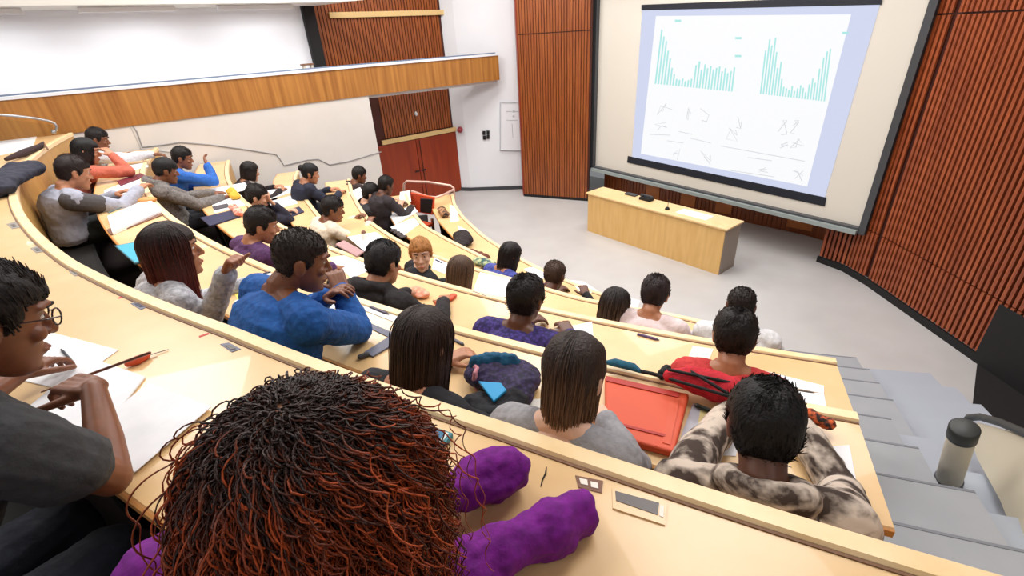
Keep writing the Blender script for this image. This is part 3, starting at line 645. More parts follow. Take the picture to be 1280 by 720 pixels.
    for sg, (S, E, W_) in arms.items():
        body.tube([NB+r*sg*.02*s+up*.02*s, NB*.5+S*.5+up*.012*s, S], [.045*s, .048*s, .056*s*wf], 12); body.tube([S, S*.45+E*.55, E], np.array([.052, .044, .038])*s*wf, 12); body.tube([E, E*.6+W_*.4, W_], np.array([.039, .038, .026])*s*wf, 12)
        hd = nrm(W_-E); hd2 = nrm(hd+np.array([0, 0, -.15])) if W_[2] < E[2]+.12 else hd
        if sg > 0 and rhd is not None: hd2 = nrm(rhd[0]-W_)
        if not (cover):
            hand(body, W_, hd2, nrm(up*.9+hd*.1) if abs(hd[2]) < .85 else -f, -sg, s*(.92 if woman else 1.), curl[0 if sg > 0 else 1])
        else: body.ell(W_+hd*.04, (.034, .034, .034))
    hips = {}
    for sg in (1, -1):
        hip = P0+r*sg*.09*s; kn = hip+f*.36*s+r*sg*.02+up*-.01; an = np.array([*(kn+f*.0)[:2], 0]); an[2] = P0[2]-.46*s+.02
        hips[sg] = (hip, kn, an)
        body.tube([hip, (hip+kn)/2, kn], np.array([.082, .07, .055])*s, 12); body.tube([kn, kn*.6+an*.4, an], np.array([.054, .050, .034])*s, 12)
        body.tube([an-up*.035, an-up*.045+f*.14*s], [.034, .026], 10)
    ob = body.build('person', skin_mat(skin), origin=tuple(P0)); remesh(ob, vox, 3)
    tag(ob, label, 'person', group)
    def child(mb, name, m, rv=None, sm=3, disp=0., ds=.12):
        c = mb.build(name, m, ob, origin=tuple(P0)); c.location = (0, 0, 0)
        if rv: remesh(c, rv, sm, disp, ds)
        return c
    # clothing
    g = .017*s
    sh = MB(); torso(sh, g)
    for sg, (S, E, W_) in arms.items():
        sh.tube([NB+r*sg*.035*s-up*.012*s, NB*.5+S*.5+up*.006*s, S+up*.004], [.046*s+g*.4, .052*s+g*.6, .062*s*wf+g], 14)
        if sleeve == 'long':
            sh.tube([S, S*.45+E*.55, E], np.array([.056, .052, .047])*s*wf+g*.7, 14); sh.tube([E, E*.55+W_*.45, W_-(W_-E)*.04], np.array([.047, .045, .036])*s*wf+g*.5, 14)
        else: sh.tube([S, S*.42+E*.58], np.array([.062, .062])*s*wf+g, 14)
        if cover: sh.tube([W_-(W_-E)*.04, W_+nrm(W_-E)*.06, W_+nrm(W_-E)*.11], np.array([.044, .055, .050])*s, 14)
    if scarfy or 'hood' in extras:
        q = [NB+HM@np.array([math.cos(a)*.085, math.sin(a)*.075-.02, 0])*s+up*(.012-.02*math.sin(a))*s for a in np.linspace(0, 2*PI, 14)]
        sh.tube([p_+up*.02*s for p_ in q], .036*s, 10); 
        if 'hood' in extras: sh.ell(NB-f*.080*s+up*.0*s, (.12*s, .065*s, .075*s), HM)
    if 'collar' in extras:
        q = [NB+np.array(r)*math.cos(a)*.072*s+f*(math.sin(a)*.062-.0)*s+up*.022*s for a in np.linspace(0, 2*PI, 14)]; sh.tube(q, .013*s, 8)
    m = shirtmat or cloth('shirt_%d_%d_%d' % shirt, shirt, shirt2)
    child(sh, 'shirt', m, vox*1.05, 3, .034 if cover else (.020 if vox < .0085 else .026), .07 if cover else .09)
    pa = MB()
    for sg, (hip, kn, an) in hips.items():
        pa.tube([hip, (hip+kn)/2, kn], np.array([.088, .080, .066])*s, 12); pa.tube([kn, kn*.6+an*.4, an+up*.03], np.array([.066, .060, .050])*s, 12)
    pa.ell(P0, (.165*s, .125*s, .11*s), np.stack([r, f, up], 1)); child(pa, 'trousers', cloth('pants_%d_%d_%d' % pants, pants), vox*1.2, 3, .02, .1)
    so = MB()
    for sg, (hip, kn, an) in hips.items(): so.tube([an-up*.035, an-up*.035+f*.08*s, an-up*.045+f*.15*s], [.043, .042, .034], 12)
    child(so, 'shoes', SHOE)
    # face details
    for sg in (-1, 1):
        e = MB(); e.ell(hp((sg*.031, .0700, .014)), (.0112*hs, .0112*hs, .0070*hs), HM, 14, 10); eo = child(e, 'eye', EYEW); eo.data.polygons.foreach_set('use_smooth', [True]*len(eo.data.polygons))
        i = MB(); i.ell(hp((sg*.031, .0782, .0135)), np.array([.0058, .0042, .0058])*hs, HM, 10, 6); io = i.build('iris', IRIS, eo, origin=tuple(P0)); io.location = (0, 0, 0)
        b = MB(); b.tube([hp((sg*.014, .0935, .036)), hp((sg*.032, .0925, .043)), hp((sg*.050, .079, .037))], np.array([.0035, .0045, .002])*hs, 6, flat=1); child(b, 'eyebrow', mat('brow_dark', (30, 22, 18), .7))
    lp = MB(); lp.tube([hp((-.021, .0905, -.064)), hp((-.008, .0975, -.061)), hp((0, .098, -.0615)), hp((.008, .0975, -.061)), hp((.021, .0905, -.064))], np.array([.002, .0045, .0045, .0045, .002])*hs, 8)
    c0 = SKINS[skin]; child(lp, 'lips', mat('lips_'+skin, (min(255, c0[0]*.95), c0[1]*.72, c0[2]*.75), .4))
    hb = MB(); build_hair(hb, hair, hp, HM, hs, H, NB, f, r, up)
    return ob, dict(H=H, HM=HM, P0=P0, hp=hp, child=child, arms=arms, NB=NB, f=f, r=r, up=up, s=s, spine=spine, hairmb=hb)

def xf(mb, hp, H, HM, hs):
    out = MB(); V = np.concatenate(mb.v)@np.asarray(HM).T*hs+H; out.add(V, mb.f, np.concatenate(mb.c)); out.hasc = True; return out
def build_hair(hb, hair, hp, HM, hs, H, NB, f, r, up):
    kind = hair[0]; L = MB()
    upl = HM.T@up                                  # gravity in head space
    if kind in ('short', 'crop'): hair_cap(L, .017 if kind == 'short' else .007, .056, -.084, .006 if kind == 'short' else .0)
    elif kind == 'afro': hair_cap(L, .024, .052, -.078, .014, 40.)
    elif kind == 'cap': hair_cap(L, .016, .035, -.055, .003)
    elif kind == 'hijab': hair_cap(L, .018, .05, -.118, .004, 12, side=-.1)
    else: hair_cap(L, .016, .056, -.09, .006, side=-.03)
    if kind in ('short', 'crop', 'afro'):
        K = {'short': 1900, 'crop': 1200, 'afro': 900}[kind]; rt = rand_scalp(K, .008); th_ = {'short': .015, 'crop': .008, 'afro': .024}[kind]
        ln = {'short': .018, 'crop': .005, 'afro': .03}[kind]
        t = np.linspace(0, 1, 5)[None, :, None]; D = rt[1]; TG = np.cross(np.cross(D, rt[0]*[1, 1, 0]+np.array([0, .10, -.12])), D); TG /= np.linalg.norm(TG, axis=1)[:, None]+1e-6; J = RNG.normal(0, .22 if kind != 'afro' else .8, D.shape); dd = -TG*(1. if kind == 'short' else .3)+J*.6+D*.04; dd /= np.linalg.norm(dd, axis=1)[:, None]
        P = rt[0][:, None]+D[:, None]*(th_-.0075+t*(.0045 if kind != 'afro' else .008))+dd[:, None]*t*ln*1.7
        if kind == 'afro': P = P+RNG.normal(0, .003, P.shape)
        strands(L, P, .0022, .0008, 4, np.linspace(.1, .5, 5))
    if kind in ('long', 'bob', 'curly', 'braids'):
        opt = hair[3] if len(hair) > 3 else {}
        ln = opt.get('len', .26); K = opt.get('k', 700); wd = opt.get('w', 1.)*.94
        part = opt.get('part', 0.)
        # curtain volume below the cap, around the back and sides
        n = 14; th = np.linspace(-.20*PI, 1.20*PI, 34); Rg = []
        for i in range(n):
            q = i/(n-1); z = .05-q*(ln+.05); w = (.089+.010*math.sin(q*PI))*wd*(1-.12*q); yb = .103+.008*math.sin(q*PI)
            x = np.cos(th)*w; y = -np.sin(th)*yb*(1-.15*q)-.006
            Rg.append(np.stack([x, y, np.full_like(x, z)], 1))
        outer = np.array(Rg); inner = outer*[.80, .80, 1]+[0, -.005, 0]; ring = np.concatenate([outer, inner[:, ::-1]], 1)
        col = np.ones((ring.shape[0]*ring.shape[1], 4)); col[:, 0] = np.repeat(np.linspace(.2, .8, n), ring.shape[1]); col[:, 1] = .4
        L.rings(ring, c=col) if kind != 'braids' else None
        rt, D = rand_scalp(K, .012); N = 16; t = np.linspace(0, 1, N)
        # comb: from the part over the skull, then straight down
        P = np.zeros((K, N, 3)); ang = RNG.uniform(-.22*PI, 1.22*PI, K); st = RNG.uniform(0, 1, K)
        zend = -ln*RNG.uniform(.86, 1.12, K); rr_ = RNG.uniform(.97, 1.06, K)
        for j, q in enumerate(t):
            a = np.clip(q/.42, 0, 1); top = .5*PI*(1-a)            # polar angle from crown to equator
            cxp = np.cos(ang)*np.cos(top)*.088*wd; cyp = -np.sin(ang)*np.cos(top)*.108-.006; czp = np.sin(top)*.098+.035
            b = np.clip((q-.42)/.58, 0, 1)
            P[:, j, 0] = (cxp*(1-.10*b)+part*(1-a)*.04)*rr_; P[:, j, 1] = cyp*(1-.12*b)*rr_; P[:, j, 2] = czp+(zend-.035)*b*(1 if True else 0)
        if kind == 'braids':
            P = P[:K]; ph = RNG.uniform(0, 6, K)[:, None]; P[..., 0] += np.sin(t*40+ph)*.002
        P += np.cumsum(RNG.normal(0, .0008, P.shape), 1)
        strands(L, P, *( (.0026, .0012) if kind != 'braids' else (.006, .004)), 4, np.clip(t, 0, 1))
    if kind == 'bun': L.ell((0, -.105, .055), (.045, .04, .042)); L.hasc = True
    m = xf(L, hp, H, HM, hs)
    hb.v, hb.f, hb.c, hb.n, hb.hasc = m.v, m.f, m.c, m.n, True
def rand_scalp(K, off):
    """random points and normals where hair grows, in head space"""
    P = HR.reshape(-1, 3); out = []; nn = []
    while len(out) < K:
        i = RNG.integers(4, HR.shape[0]-1); j = RNG.integers(0, NH); a, b = RNG.random(2)
        p = HR[i, j]*(1-a)*(1-b)+HR[i, (j+1) % NH]*a*(1-b)+HR[i-1, j]*(1-a)*b+HR[i-1, (j+1) % NH]*a*b
        yy = p[1]/.09; hl = np.interp(yy, [-1.2, -.5, -.34, -.22, .0, .10, .26, .38, .6, 1.1], [-.082, -.072, -.03, .018, .018, -.010, -.006, .036, .052, .058])
        if p[2] > hl and (RNG.random() < max(.25, math.hypot(p[0], p[1]+.01)/.09)):
            n = nrm(p-np.array([0, -.008, .0])); out.append(p+n*off*.7); nn.append(n)
    return np.array(out), np.array(nn)
def smoothed(o):
    o.data.polygons.foreach_set('use_smooth', [True]*len(o.data.polygons)); return o
def finish_hair(info, hair, name='hair'):
    return smoothed(info['child'](info['hairmb'], name, hairmat('hair_%d_%d_%d_%d' % (*hair[1], hair[2][0]), hair[1], hair[2])))

def seat(R, th, z, out=.0): p = pol(R, th, z); return p
def inward(p, yaw=0.):
    d = nrm([CX-p[0], CY-p[1]]); a = math.radians(-yaw); return np.array([d[0]*math.cos(a)-d[1]*math.sin(a), d[0]*math.sin(a)+d[1]*math.cos(a)])
BK = (22, 16, 14); BK2 = (52, 38, 32)
def fix(u, v, z): return at(u, v, z)
PEOPLE = []
def P(label, head, dz, yaw=0., off=.72, Rk=None, **kw):
    head = np.array(head, float); f2 = inward(head, yaw); hair = kw.get('hair', ('short', BK, BK2)); kw['hair'] = hair
    o = nrm([head[0]-CX, head[1]-CY])
    if 'pel' not in kw:
        if Rk: kw['pel'] = tuple(np.array([CX, CY])+o*(Rk+off))
        else: kw['pel'] = tuple(head[:2]+o*.17)
    ob, info = person(label, head, f2, desk_z=dz, **kw)
    ho = finish_hair(info, hair); info['hair'] = ho; info['ob'] = ob
    return ob, info
def px(u, v, z): return at(u, v, z)
ZA, ZB, ZC, ZD = 2.70, 2.33, 1.96, 1.59
def hpt(u, v, z): return at(u, v, z)
def prox(u, v, R):     # the point of the ray through a pixel that lies R from the stage centre
    d = ray(u, v); best = None
    for t in np.arange(.2, 16, .004):
        p = CO+d*t; e = abs(math.hypot(p[0]-CX, p[1]-CY)-R)
        if best is None or e < best[0]: best = (e, p)
        if best[0] < .006 and e > best[0]+.05: break
    return best[1]

# ---- row at the nearest desk
o, i = P('young man in a charcoal T-shirt and glasses writing at far left', hpt(-20, 404, 3.13), ZA, -4, Rk=13.51, off=.92, skin='brown', hair=('short', (20, 14, 12), (44, 30, 24)), shirt=(62, 63, 66), sleeve='short', vox=.0045, s=1.03,
  rel=at(140, 598, 2.755), rh=at(117, 486, 2.86), rhd=(at(62, 476, 2.86), 1), lh=at(20, 470, 2.78), hpitch=-24, pants=(42, 46, 58), hyaw=4, lean=.1, curl=(1.0, .6))
hp = i['hp']; g = MB()
for sg in (-1, 1):
    g.tube([hp((sg*.033+math.cos(a)*.024, .101-abs(math.cos(a))*.0, .012+math.sin(a)*.018)) for a in np.linspace(0, 2*PI, 17)], .0018, 6)
    g.tube([hp((sg*.057, .100, .018)), hp((sg*.078, .07, .018)), hp((sg*.083, .0, .012)), hp((sg*.083, -.02, -.008))], .0018, 6)
g.tube([hp((-.010, .101, .016)), hp((0, .104, .019)), hp((.010, .101, .016))], .0018, 6)
i['child'](g, 'glasses', mat('glasses_frame', (60, 36, 30), .3))
S, E_, W_ = i['arms'][1]; hd = nrm(W_-E_)
pc = W_+hd*.075; a = at(52, 490, 2.80); b = at(187, 441, 2.93)
MB_ = MB(); MB_.tube([a, (a+b)/2, b], [.0022, .004, .004], 8); PENCIL = tag(MB_.build('pencil', mat('pencil_brown', (120, 66, 40), .4)), 'long brown pencil in the hand of the man with glasses', 'pencil')

o, i = P('person with big auburn curly hair in a purple sweater, seen from behind at bottom centre', hpt(388, 600, 3.12), ZA, 0, Rk=13.51, off=.93, skin='tan', hair=('cap', (30, 18, 14), (60, 30, 20)), shirt=(124, 10, 138), shirt2=(98, 4, 112), vox=.005, woman=True,
  build=1.08, rel=at(530, 745, 2.77), rh=at(604, 706, 2.76), lel=at(455, 665, 2.77), lh=at(575, 612, 2.76), cover=True, s=1.02)
# curls
rt, D = rand_scalp(9000, .006); K = len(rt); N = 40; t = np.linspace(0, 1, N); HMc = i['HM']; Hc = i['H']
rw_ = rt@HMc.T+Hc; Dw = D@HMc.T; Lr = RNG.uniform(.16, .36, K); out_ = RNG.uniform(.0, .072, K)*np.where(RNG.random(K) < .06, 1.5, 1.)*np.clip(.25+1.0*np.hypot(D[:, 0], D[:, 1]), .25, 1.1)
side_ = Dw*[1, 1, 0]; side_ /= np.linalg.norm(side_, axis=1)[:, None]+1e-6
topw = np.clip(1-np.hypot(D[:, 0], D[:, 1])*1.0, 0, 1)
fall = (np.clip(t-.18, 0, 1)**1.25)[None, :]*Lr[:, None]*1.35
P_ = rw_[:, None]+Dw[:, None]*(out_[:, None]*np.sin(np.clip(t*1.3, 0, 1)*PI/2)[None])[..., None]*.55+side_[:, None]*((out_[:, None]*.55+.028*topw[:, None])*sstep(t, 0, .6)[None])[..., None]
P_[..., 2] -= fall
ph = RNG.uniform(0, 2*PI, K)[:, None]; fr_ = RNG.uniform(3, 7, K)[:, None]; am = RNG.uniform(.003, .010, K)[:, None]*np.clip(t*3, 0, 1)[None]
X = np.cross(side_, [0, 0, 1.]); P_ += X[:, None]*(np.cos(ph+fr_*2*PI*t[None])*am)[..., None]+side_[:, None]*(np.sin(ph+fr_*2*PI*t[None])*am)[..., None]
hbm = MB(); tv = np.clip(sstep(t, .08, .42)[None]*np.ones((K, 1))*np.clip(.25+RNG.random(K)[:, None]*1.1, 0, 1), 0, 1)
strands(hbm, P_, .0014, .0007, 4, tv)
# inner mass that hides the scalp and back
NBv = i['NB']
for dz_, rx, ry, rz in ((-.0, .090, .108, .106), (-.10, .102, .112, .12), (-.20, .115, .115, .11)):
    e = MB(); e.ell(Hc+np.array([0, -.01, dz_]), (rx, ry, rz), HMc, 30, 22)
    V = np.concatenate(e.v); V += np.array([[noise.noise(Vector(p*22))*.016, noise.noise(Vector(p*22+[5, 5, 5]))*.016, noise.noise(Vector(p*22+[9, 2, 5]))*.012] for p in V])
    hbm.add(V, e.f, np.tile([.25, .15, 0, 1.], (len(V), 1)))
bpy.data.objects.remove(i['hair']); smoothed(i['child'](hbm, 'hair', hairmat('auburn_curls', (52, 36, 32), (156, 66, 28), .42)))

# ---- second row
FUR = cloth('fluffy_grey', (206, 206, 212), (150, 152, 160), scale=45, bump=1.0)
o, i = P('woman with long dark red-tipped hair in a fluffy pale grey jacket, one fist raised', (-1.70, 2.24, 2.73), ZB, 6, Rk=12.61, woman=True, skin='mid', hair=('long', (34, 20, 18), (110, 34, 26), dict(len=.21, k=900, w=1.08)), shirtmat=FUR, shirt=(206, 206, 212), s=1.16, vox=.006,
  rel=at(262, 398, 2.40), rh=at(285, 338, 2.68), hyaw=14, curl=(1.5, .6), hpitch=-6)
o, i = P('man with cropped hair in a bright royal blue sweatshirt leaning over his papers', (-.88, 1.83, 2.81), ZB, 10, Rk=12.61, skin='brown', hair=('crop', (38, 28, 24), (60, 46, 40)), shirt=(20, 92, 168), shirt2=(12, 70, 140), s=1.12, vox=.005,
  rel=at(447, 412, 2.40), rh=at(432, 375, 2.50), lh=at(407, 372, 2.52), hyaw=20, hpitch=-20, build=1.08)
S, E_, W_ = i['arms'][1]; q = nrm(W_-E_); i['child'](MB().tube([W_-q*.05, W_-q*.035], .036, 14), 'wristwatch', BLACK)
o, i = P('woman with very long straight dark brown hair and a silver necklace in black', (-.32, 1.37, 2.66), ZB, 2, Rk=12.61, woman=True, skin='tan', hair=('long', (40, 26, 20), (62, 40, 30), dict(len=.22, k=1300, w=1.0)), shirt=(30, 30, 36), s=1.08, vox=.006)
nb = i['NB']; f, r, up = i['f'], i['r'], i['up']
i['child'](MB().tube([nb+r*math.cos(a)*.125+f*(math.sin(a)*.118-.03)+up*(.004+.030*math.sin(a)) for a in np.linspace(-.98*PI, -.02*PI, 16)], .005, 8), 'necklace', mat('silver', (210, 210, 218), .25, metal=.9))
o, i = P('woman with a brown streaked bob in a loose grey sweatshirt beside the orange folder', (.155, 1.04, 2.75), ZB, 2, Rk=12.61, woman=True, skin='pink', hair=('bob', (48, 34, 26), (120, 88, 62), dict(len=.108, k=1300, w=.92)), shirt=(158, 156, 160), s=.98, vox=.0055,
  rel=at(792, 580, 2.40), rh=at(765, 538, 2.40), lh=at(690, 545, 2.40))
nb = i['NB']; mb = MB(); mb.ell(nb-i['f']*.035-i['up']*.025, (.115, .055, .05), np.stack([i['r'], i['f'], i['up']], 1)); i['child'](mb, 'bare_shoulders', skin_mat('pink'), .006, 3)
CAMO = mat('camouflage', (206, 190, 174), .9, rgb2=(64, 50, 42), scale=11, kind='camo', bump=.2, stretch=(1, 1, 2.6))
o, i = P('man with short black hair in a brown and cream camouflage hooded jacket', (.63, .89, 2.66), ZB, -4, Rk=12.61, skin='dark', hair=('short', (10, 8, 8), (30, 22, 20)), shirtmat=CAMO, shirt=(150, 140, 130), s=1.03, vox=.006, extras=('hood',), build=1.02, hpitch=-26, lh=(.76, 1.26, 2.37), rh=(.95, 1.17, 2.37))
GRY = cloth('pale_heather', (172, 174, 188), (150, 152, 166), scale=20)
o, i = P('man in a pale grey sweater with a dark upper sleeve patch', (-4.05, 4.55, 2.68), ZB, -14, Rk=12.61, skin='tan', hair=('short', (34, 22, 20), (70, 46, 40)), shirtmat=GRY, shirt=(172, 174, 188), s=1.24, vox=.008, pants=(40, 44, 44), rh=(-3.75, 4.85, 2.42), hpitch=-20)
S, E_, W_ = i['arms'][1]; mb = MB(); mb.tube([S-i['f']*.02, S*.5+E_*.5], [.095, .085], 14); i['child'](mb, 'sleeve_patch', cloth('patch_dark', (82, 78, 80)), .009, 3)
o, i = P('woman with long black hair and coral sleeves, cheek on hand', (-4.83, 5.72, 2.68), ZB, -16, Rk=12.61, woman=True, skin='tan', hair=('long', (20, 18, 18), (40, 34, 32), dict(len=.13, k=400)), shirt=(206, 106, 84), s=1.18, vox=.009, hyaw=16, rel=(-4.35, 5.85, 2.38), rh=(-4.62, 5.80, 2.60))
o, i = P('man in a white shirt with navy shoulder strap, farthest left in the second row', (-5.45, 6.72, 2.66), ZB, -16, Rk=12.61, skin='brown', hair=('short', BK, BK2), shirt=(226, 226, 232), s=1.18, vox=.009, rh=(-4.75, 6.75, 2.42), hyaw=14)
f, r, up, sp_ = i['f'], i['r'], i['up'], i['spine']
i['child'](MB().tube([sp_[10]+r*.11+up*.07, sp_[9]+f*.135+r*.05, sp_[6]+f*.15-r*.09], .018, 8), 'bag_strap', mat('navy_strap', (40, 44, 90), .7))
# ---- third row
o, i = P('man with close black hair in a grey hooded jacket at the third row left end', (-4.02, 5.72, 2.40), ZC, -8, Rk=11.71, skin='brown', hair=('cap', (16, 15, 16), (40, 38, 38)), shirt=(134, 128, 124), shirt2=(92, 86, 84), s=1.22, vox=.009, extras=('hood',))
o, i = P('person in a vivid blue top with chin on hand beside the left wall', (-4.25, 6.45, 2.40), ZC, -6, Rk=11.71, skin='mid', hair=('short', BK, BK2), shirt=(48, 108, 196), s=1.14, vox=.009, rel=(-3.85, 6.55, 2.02), rh=(-4.02, 6.55, 2.25), hyaw=12)
o, i = P('man in a plum purple jacket with short black hair, third row', (-1.83, 3.37, 2.45), ZC, 2, Rk=11.71, skin='tan', hair=('short', (24, 18, 18), (52, 40, 38)), shirt=(96, 54, 104), shirt2=(66, 34, 74), s=1.10, vox=.008, hyaw=24, extras=('collar',))
o, i = P('man in a black hooded top with a crimson band across the shoulders', (-.78, 2.66, 2.40), ZC, -2, Rk=11.71, skin='tan', hair=('short', (30, 27, 28), (60, 54, 54)), shirt=(40, 34, 36), shirt2=(26, 22, 24), s=1.12, vox=.0075, extras=('hood',))
sp_ = i['spine']; f, r, up = i['f'], i['r'], i['up']; i['child'](MB().tube([sp_[10]-f*.115*i['s']+r*x-up*(.02+abs(x)*.12) for x in np.linspace(-.15, .15, 9)], .024, 8), 'crimson_band', cloth('crimson', (176, 34, 50)))
PURP = mat('purple_print', (70, 54, 132), .85, rgb2=(40, 30, 84), scale=55, kind='voronoi', bump=.2)
o, i = P('person with short rounded black hair in a purple patterned shirt', (.07, 2.22, 2.33), ZC, 0, Rk=11.71, skin='dark', hair=('short', (18, 13, 12), (44, 33, 28)), shirtmat=PURP, shirt=(70, 54, 132), s=1.12, vox=.0075, extras=('collar',), hpitch=-12)
o, i = P('man in a coral red shirt with neat black hair and the red bag behind him', (.94, 1.66, 2.40), ZC, 0, Rk=11.71, skin='tan', hair=('short', (20, 14, 12), (40, 28, 24)), shirt=(208, 62, 60), shirt2=(184, 46, 46), s=1.0, vox=.0065, extras=('collar',), build=.94)
# ---- fourth row
o, i = P('person with a dark bob in brown-black, left end of fourth row by the rail', (-3.85, 7.25, 1.99), 1.62, -8, skin='tan', woman=True, hair=('bob', BK, BK2, dict(len=.1, k=300)), shirt=(40, 30, 32), s=1.18, vox=.010)
o, i = P('person with black hair in navy leaning cheek on hand in front of purple jacket', (-3.12, 5.85, 1.98), 1.62, -6, skin='light', hair=('short', BK, BK2), shirt=(34, 32, 52), s=1.25, vox=.010, hyaw=20, rel=(-2.85, 5.95, 1.62), rh=(-2.95, 5.9, 1.84))
o, i = P('woman with short blonde hair in black turning to look over her shoulder', (-.75, 3.68, 2.00), 1.57, 20, skin='pink', woman=True, hair=('short', (176, 118, 62), (232, 184, 116)), shirt=(24, 24, 30), s=1.10, vox=.0075, hyaw=118, hpitch=2, extras=('collar',))
o, i = P('woman with straight light brown hair, back to us, beside the blonde woman', (-.40, 3.38, 1.95), 1.57, 0, skin='light', woman=True, hair=('long', (84, 62, 46), (134, 104, 78), dict(len=.17, k=800)), shirt=(200, 180, 170), s=1.10, vox=.009)
o, i = P('woman with dark braids and orange collar, left of the pale pink shirt', (.70, 2.80, 1.90), 1.57, 6, skin='brown', woman=True, hair=('braids', (30, 22, 20), (104, 84, 70), dict(len=.20, k=110, w=1.05)), shirt=(238, 222, 214), s=1.06, vox=.008, hyaw=10)
q = i['hp']((.07, .02, -.12)); i['child'](MB().ell(q, (.035, .05, .035)), 'orange_collar', cloth('orange_collar', (230, 110, 60)))
o, i = P('man in a pale pink shirt sitting right of the woman with braids', (.96, 2.76, 2.00), 1.57, 4, skin='tan', hair=('short', (40, 30, 32), (70, 54, 52)), shirt=(240, 222, 220), shirt2=(226, 206, 206), s=1.06, vox=.008)
o, i = P('man with cropped hair in white, mostly hidden by the coral shirt man', (1.44, 2.54, 2.00), 1.57, 0, skin='dark', hair=('crop', (34, 26, 24), (56, 44, 40)), shirt=(236, 236, 238), s=1.02, vox=.009)
# ---- lower left rows
o, i = P('person with a dark bun and navy black jacket by the left wall line', (-2.90, 7.10, 1.94), 1.55, -10, skin='tan', hair=('bun', (18, 16, 18), (44, 36, 36)), shirt=(32, 36, 56), s=1.20, vox=.010, hyaw=20)
o, i = P('woman in cream with dark hair tied up, beside the pinkish notebook', fix(416, 262, 1.80), 1.50, -4, skin='brown', woman=True, hair=('short', (24, 18, 18), (52, 36, 32)), shirt=(240, 226, 204), s=1.30, vox=.010, hyaw=24)
o, i = P('man with short black hair in dark brown farthest back near the doors', (-2.44, 7.95, 1.66), 1.32, -10, skin='brown', hair=('short', BK, BK2), shirt=(52, 34, 32), s=1.14, vox=.011, hyaw=14)
o, i = P('man in a black and grey jacket bending over an open book', fix(464, 243, 1.60), 1.32, -2, skin='light', hair=('short', BK, BK2), shirt=(66, 62, 68), shirt2=(28, 26, 30), s=1.28, vox=.010, hyaw=20)
o, i = P('person with round black hair partly hidden behind the grey jacket man', (-1.76, 6.90, 1.74), 1.32, -8, skin='dark', hair=('short', BK, BK2), shirt=(46, 38, 42), s=1.12, vox=.011)
# ---- lowest row
o, i = P('woman with shoulder-length black hair in a royal blue patterned jacket', fix(638, 320, 1.56), 1.10, 10, skin='tan', woman=True, hair=('bob', (26, 20, 20), (54, 44, 42), dict(len=.13, k=400)), shirtmat=mat('blue_print', (44, 50, 128), .85, rgb2=(90, 100, 180), scale=40), shirt=(44, 50, 128), s=1.16, vox=.009, hyaw=14)
o, i = P('man with brown cropped hair in black reaching out his right arm', fix(693, 345, 1.50), 1.10, 0, skin='dark', hair=('crop', (74, 56, 46), (104, 84, 70)), shirt=(24, 22, 26), s=1.24, vox=.009, rh=fix(733, 370, 1.20))

# ------------------------------------------------------------------ things on the desks
PLANE = dict(A=2.70, B=2.33, C=1.96, D=1.62, E=1.55, F=1.32, G=1.10)
def col(name, rgb, **k): return mat('prop_'+name, rgb, k.pop('rough', .55), **k)
def sheet(row, quad, m, name, label, cat, th=.003, lift=.0005, page=None, group=None):
    z = PLANE[row]+lift; Q = [tuple(at(u, v, z+th)[:2]) for u, v in quad]
    mb = MB().prism(Q, z, z+th)
    if page is None: o = mb.build(name, m); return tag(bevel(o, min(.002, th*.3), 1), label, cat, group)
    c = np.mean([q for q in Q], 0); t = root(name, (c[0], c[1], z), label, cat, group)
    bevel(mb.build('cover', m, t), .001, 1)
    q2 = [tuple(c+(np.array(q)-c)*.93) for q in Q]; MB().prism(q2, z+th, z+th+.002).build('pages', page, t)
    return t
def pen(row, a, b, rgb, label, r=.0045, name='pen', lift=.005, cat='pen'):
    A_, B_ = at(*a, PLANE[row]+lift), at(*b, PLANE[row]+lift); t = root(name, A_, label, cat)
    MB().tube([A_, A_*.15+B_*.85], r, 8).build('barrel', col(name+'_%d_%d_%d' % rgb, rgb, rough=.35), t); MB().tube([A_*.15+B_*.85, B_], [r*.9, r*.3], 8).build('tip', DARKG, t); return t
def blob(row_or_z, pts, r, h, m, name, label, cat, amp=.35, ns=14., seed=0, mats=None, flat=.55):
    """lumpy cloth heap following a line of pixel points"""
    z = PLANE[row_or_z] if isinstance(row_or_z, str) else row_or_z
    C = [at(u, v, z+h*.5) for u, v in pts]; mb = MB()
    for a, b in zip(C[:-1], C[1:]):
        for q in np.linspace(0, 1, 4): mb.ell(a*(1-q)+b*q, (r*(1+.25*math.sin(q*9+seed)), r*(1-.2*math.sin(q*7+seed)), h*.5), None, 16, 10)
    o = mb.build(name, m); remesh(o, max(.006, r*.07), 3, r*amp, r*.7); return tag(o, label, cat)
INKM = col('print', (214, 216, 222))
P2_ = col('paper_warm', (244, 238, 226), rough=.7); YEL = col('yellow', (248, 232, 120)); TEALB = col('teal', (58, 138, 150)); TURQ = col('turquoise', (62, 168, 200)); BROWN = col('brown', (126, 86, 66)); NAVYM = col('navy', (38, 40, 72)); PINKM = col('dusty_pink', (176, 136, 136)); REDM = col('red', (206, 50, 52)); ORM = col('orange', (214, 80, 42)); SLATEM = col('slate', (112, 114, 130))
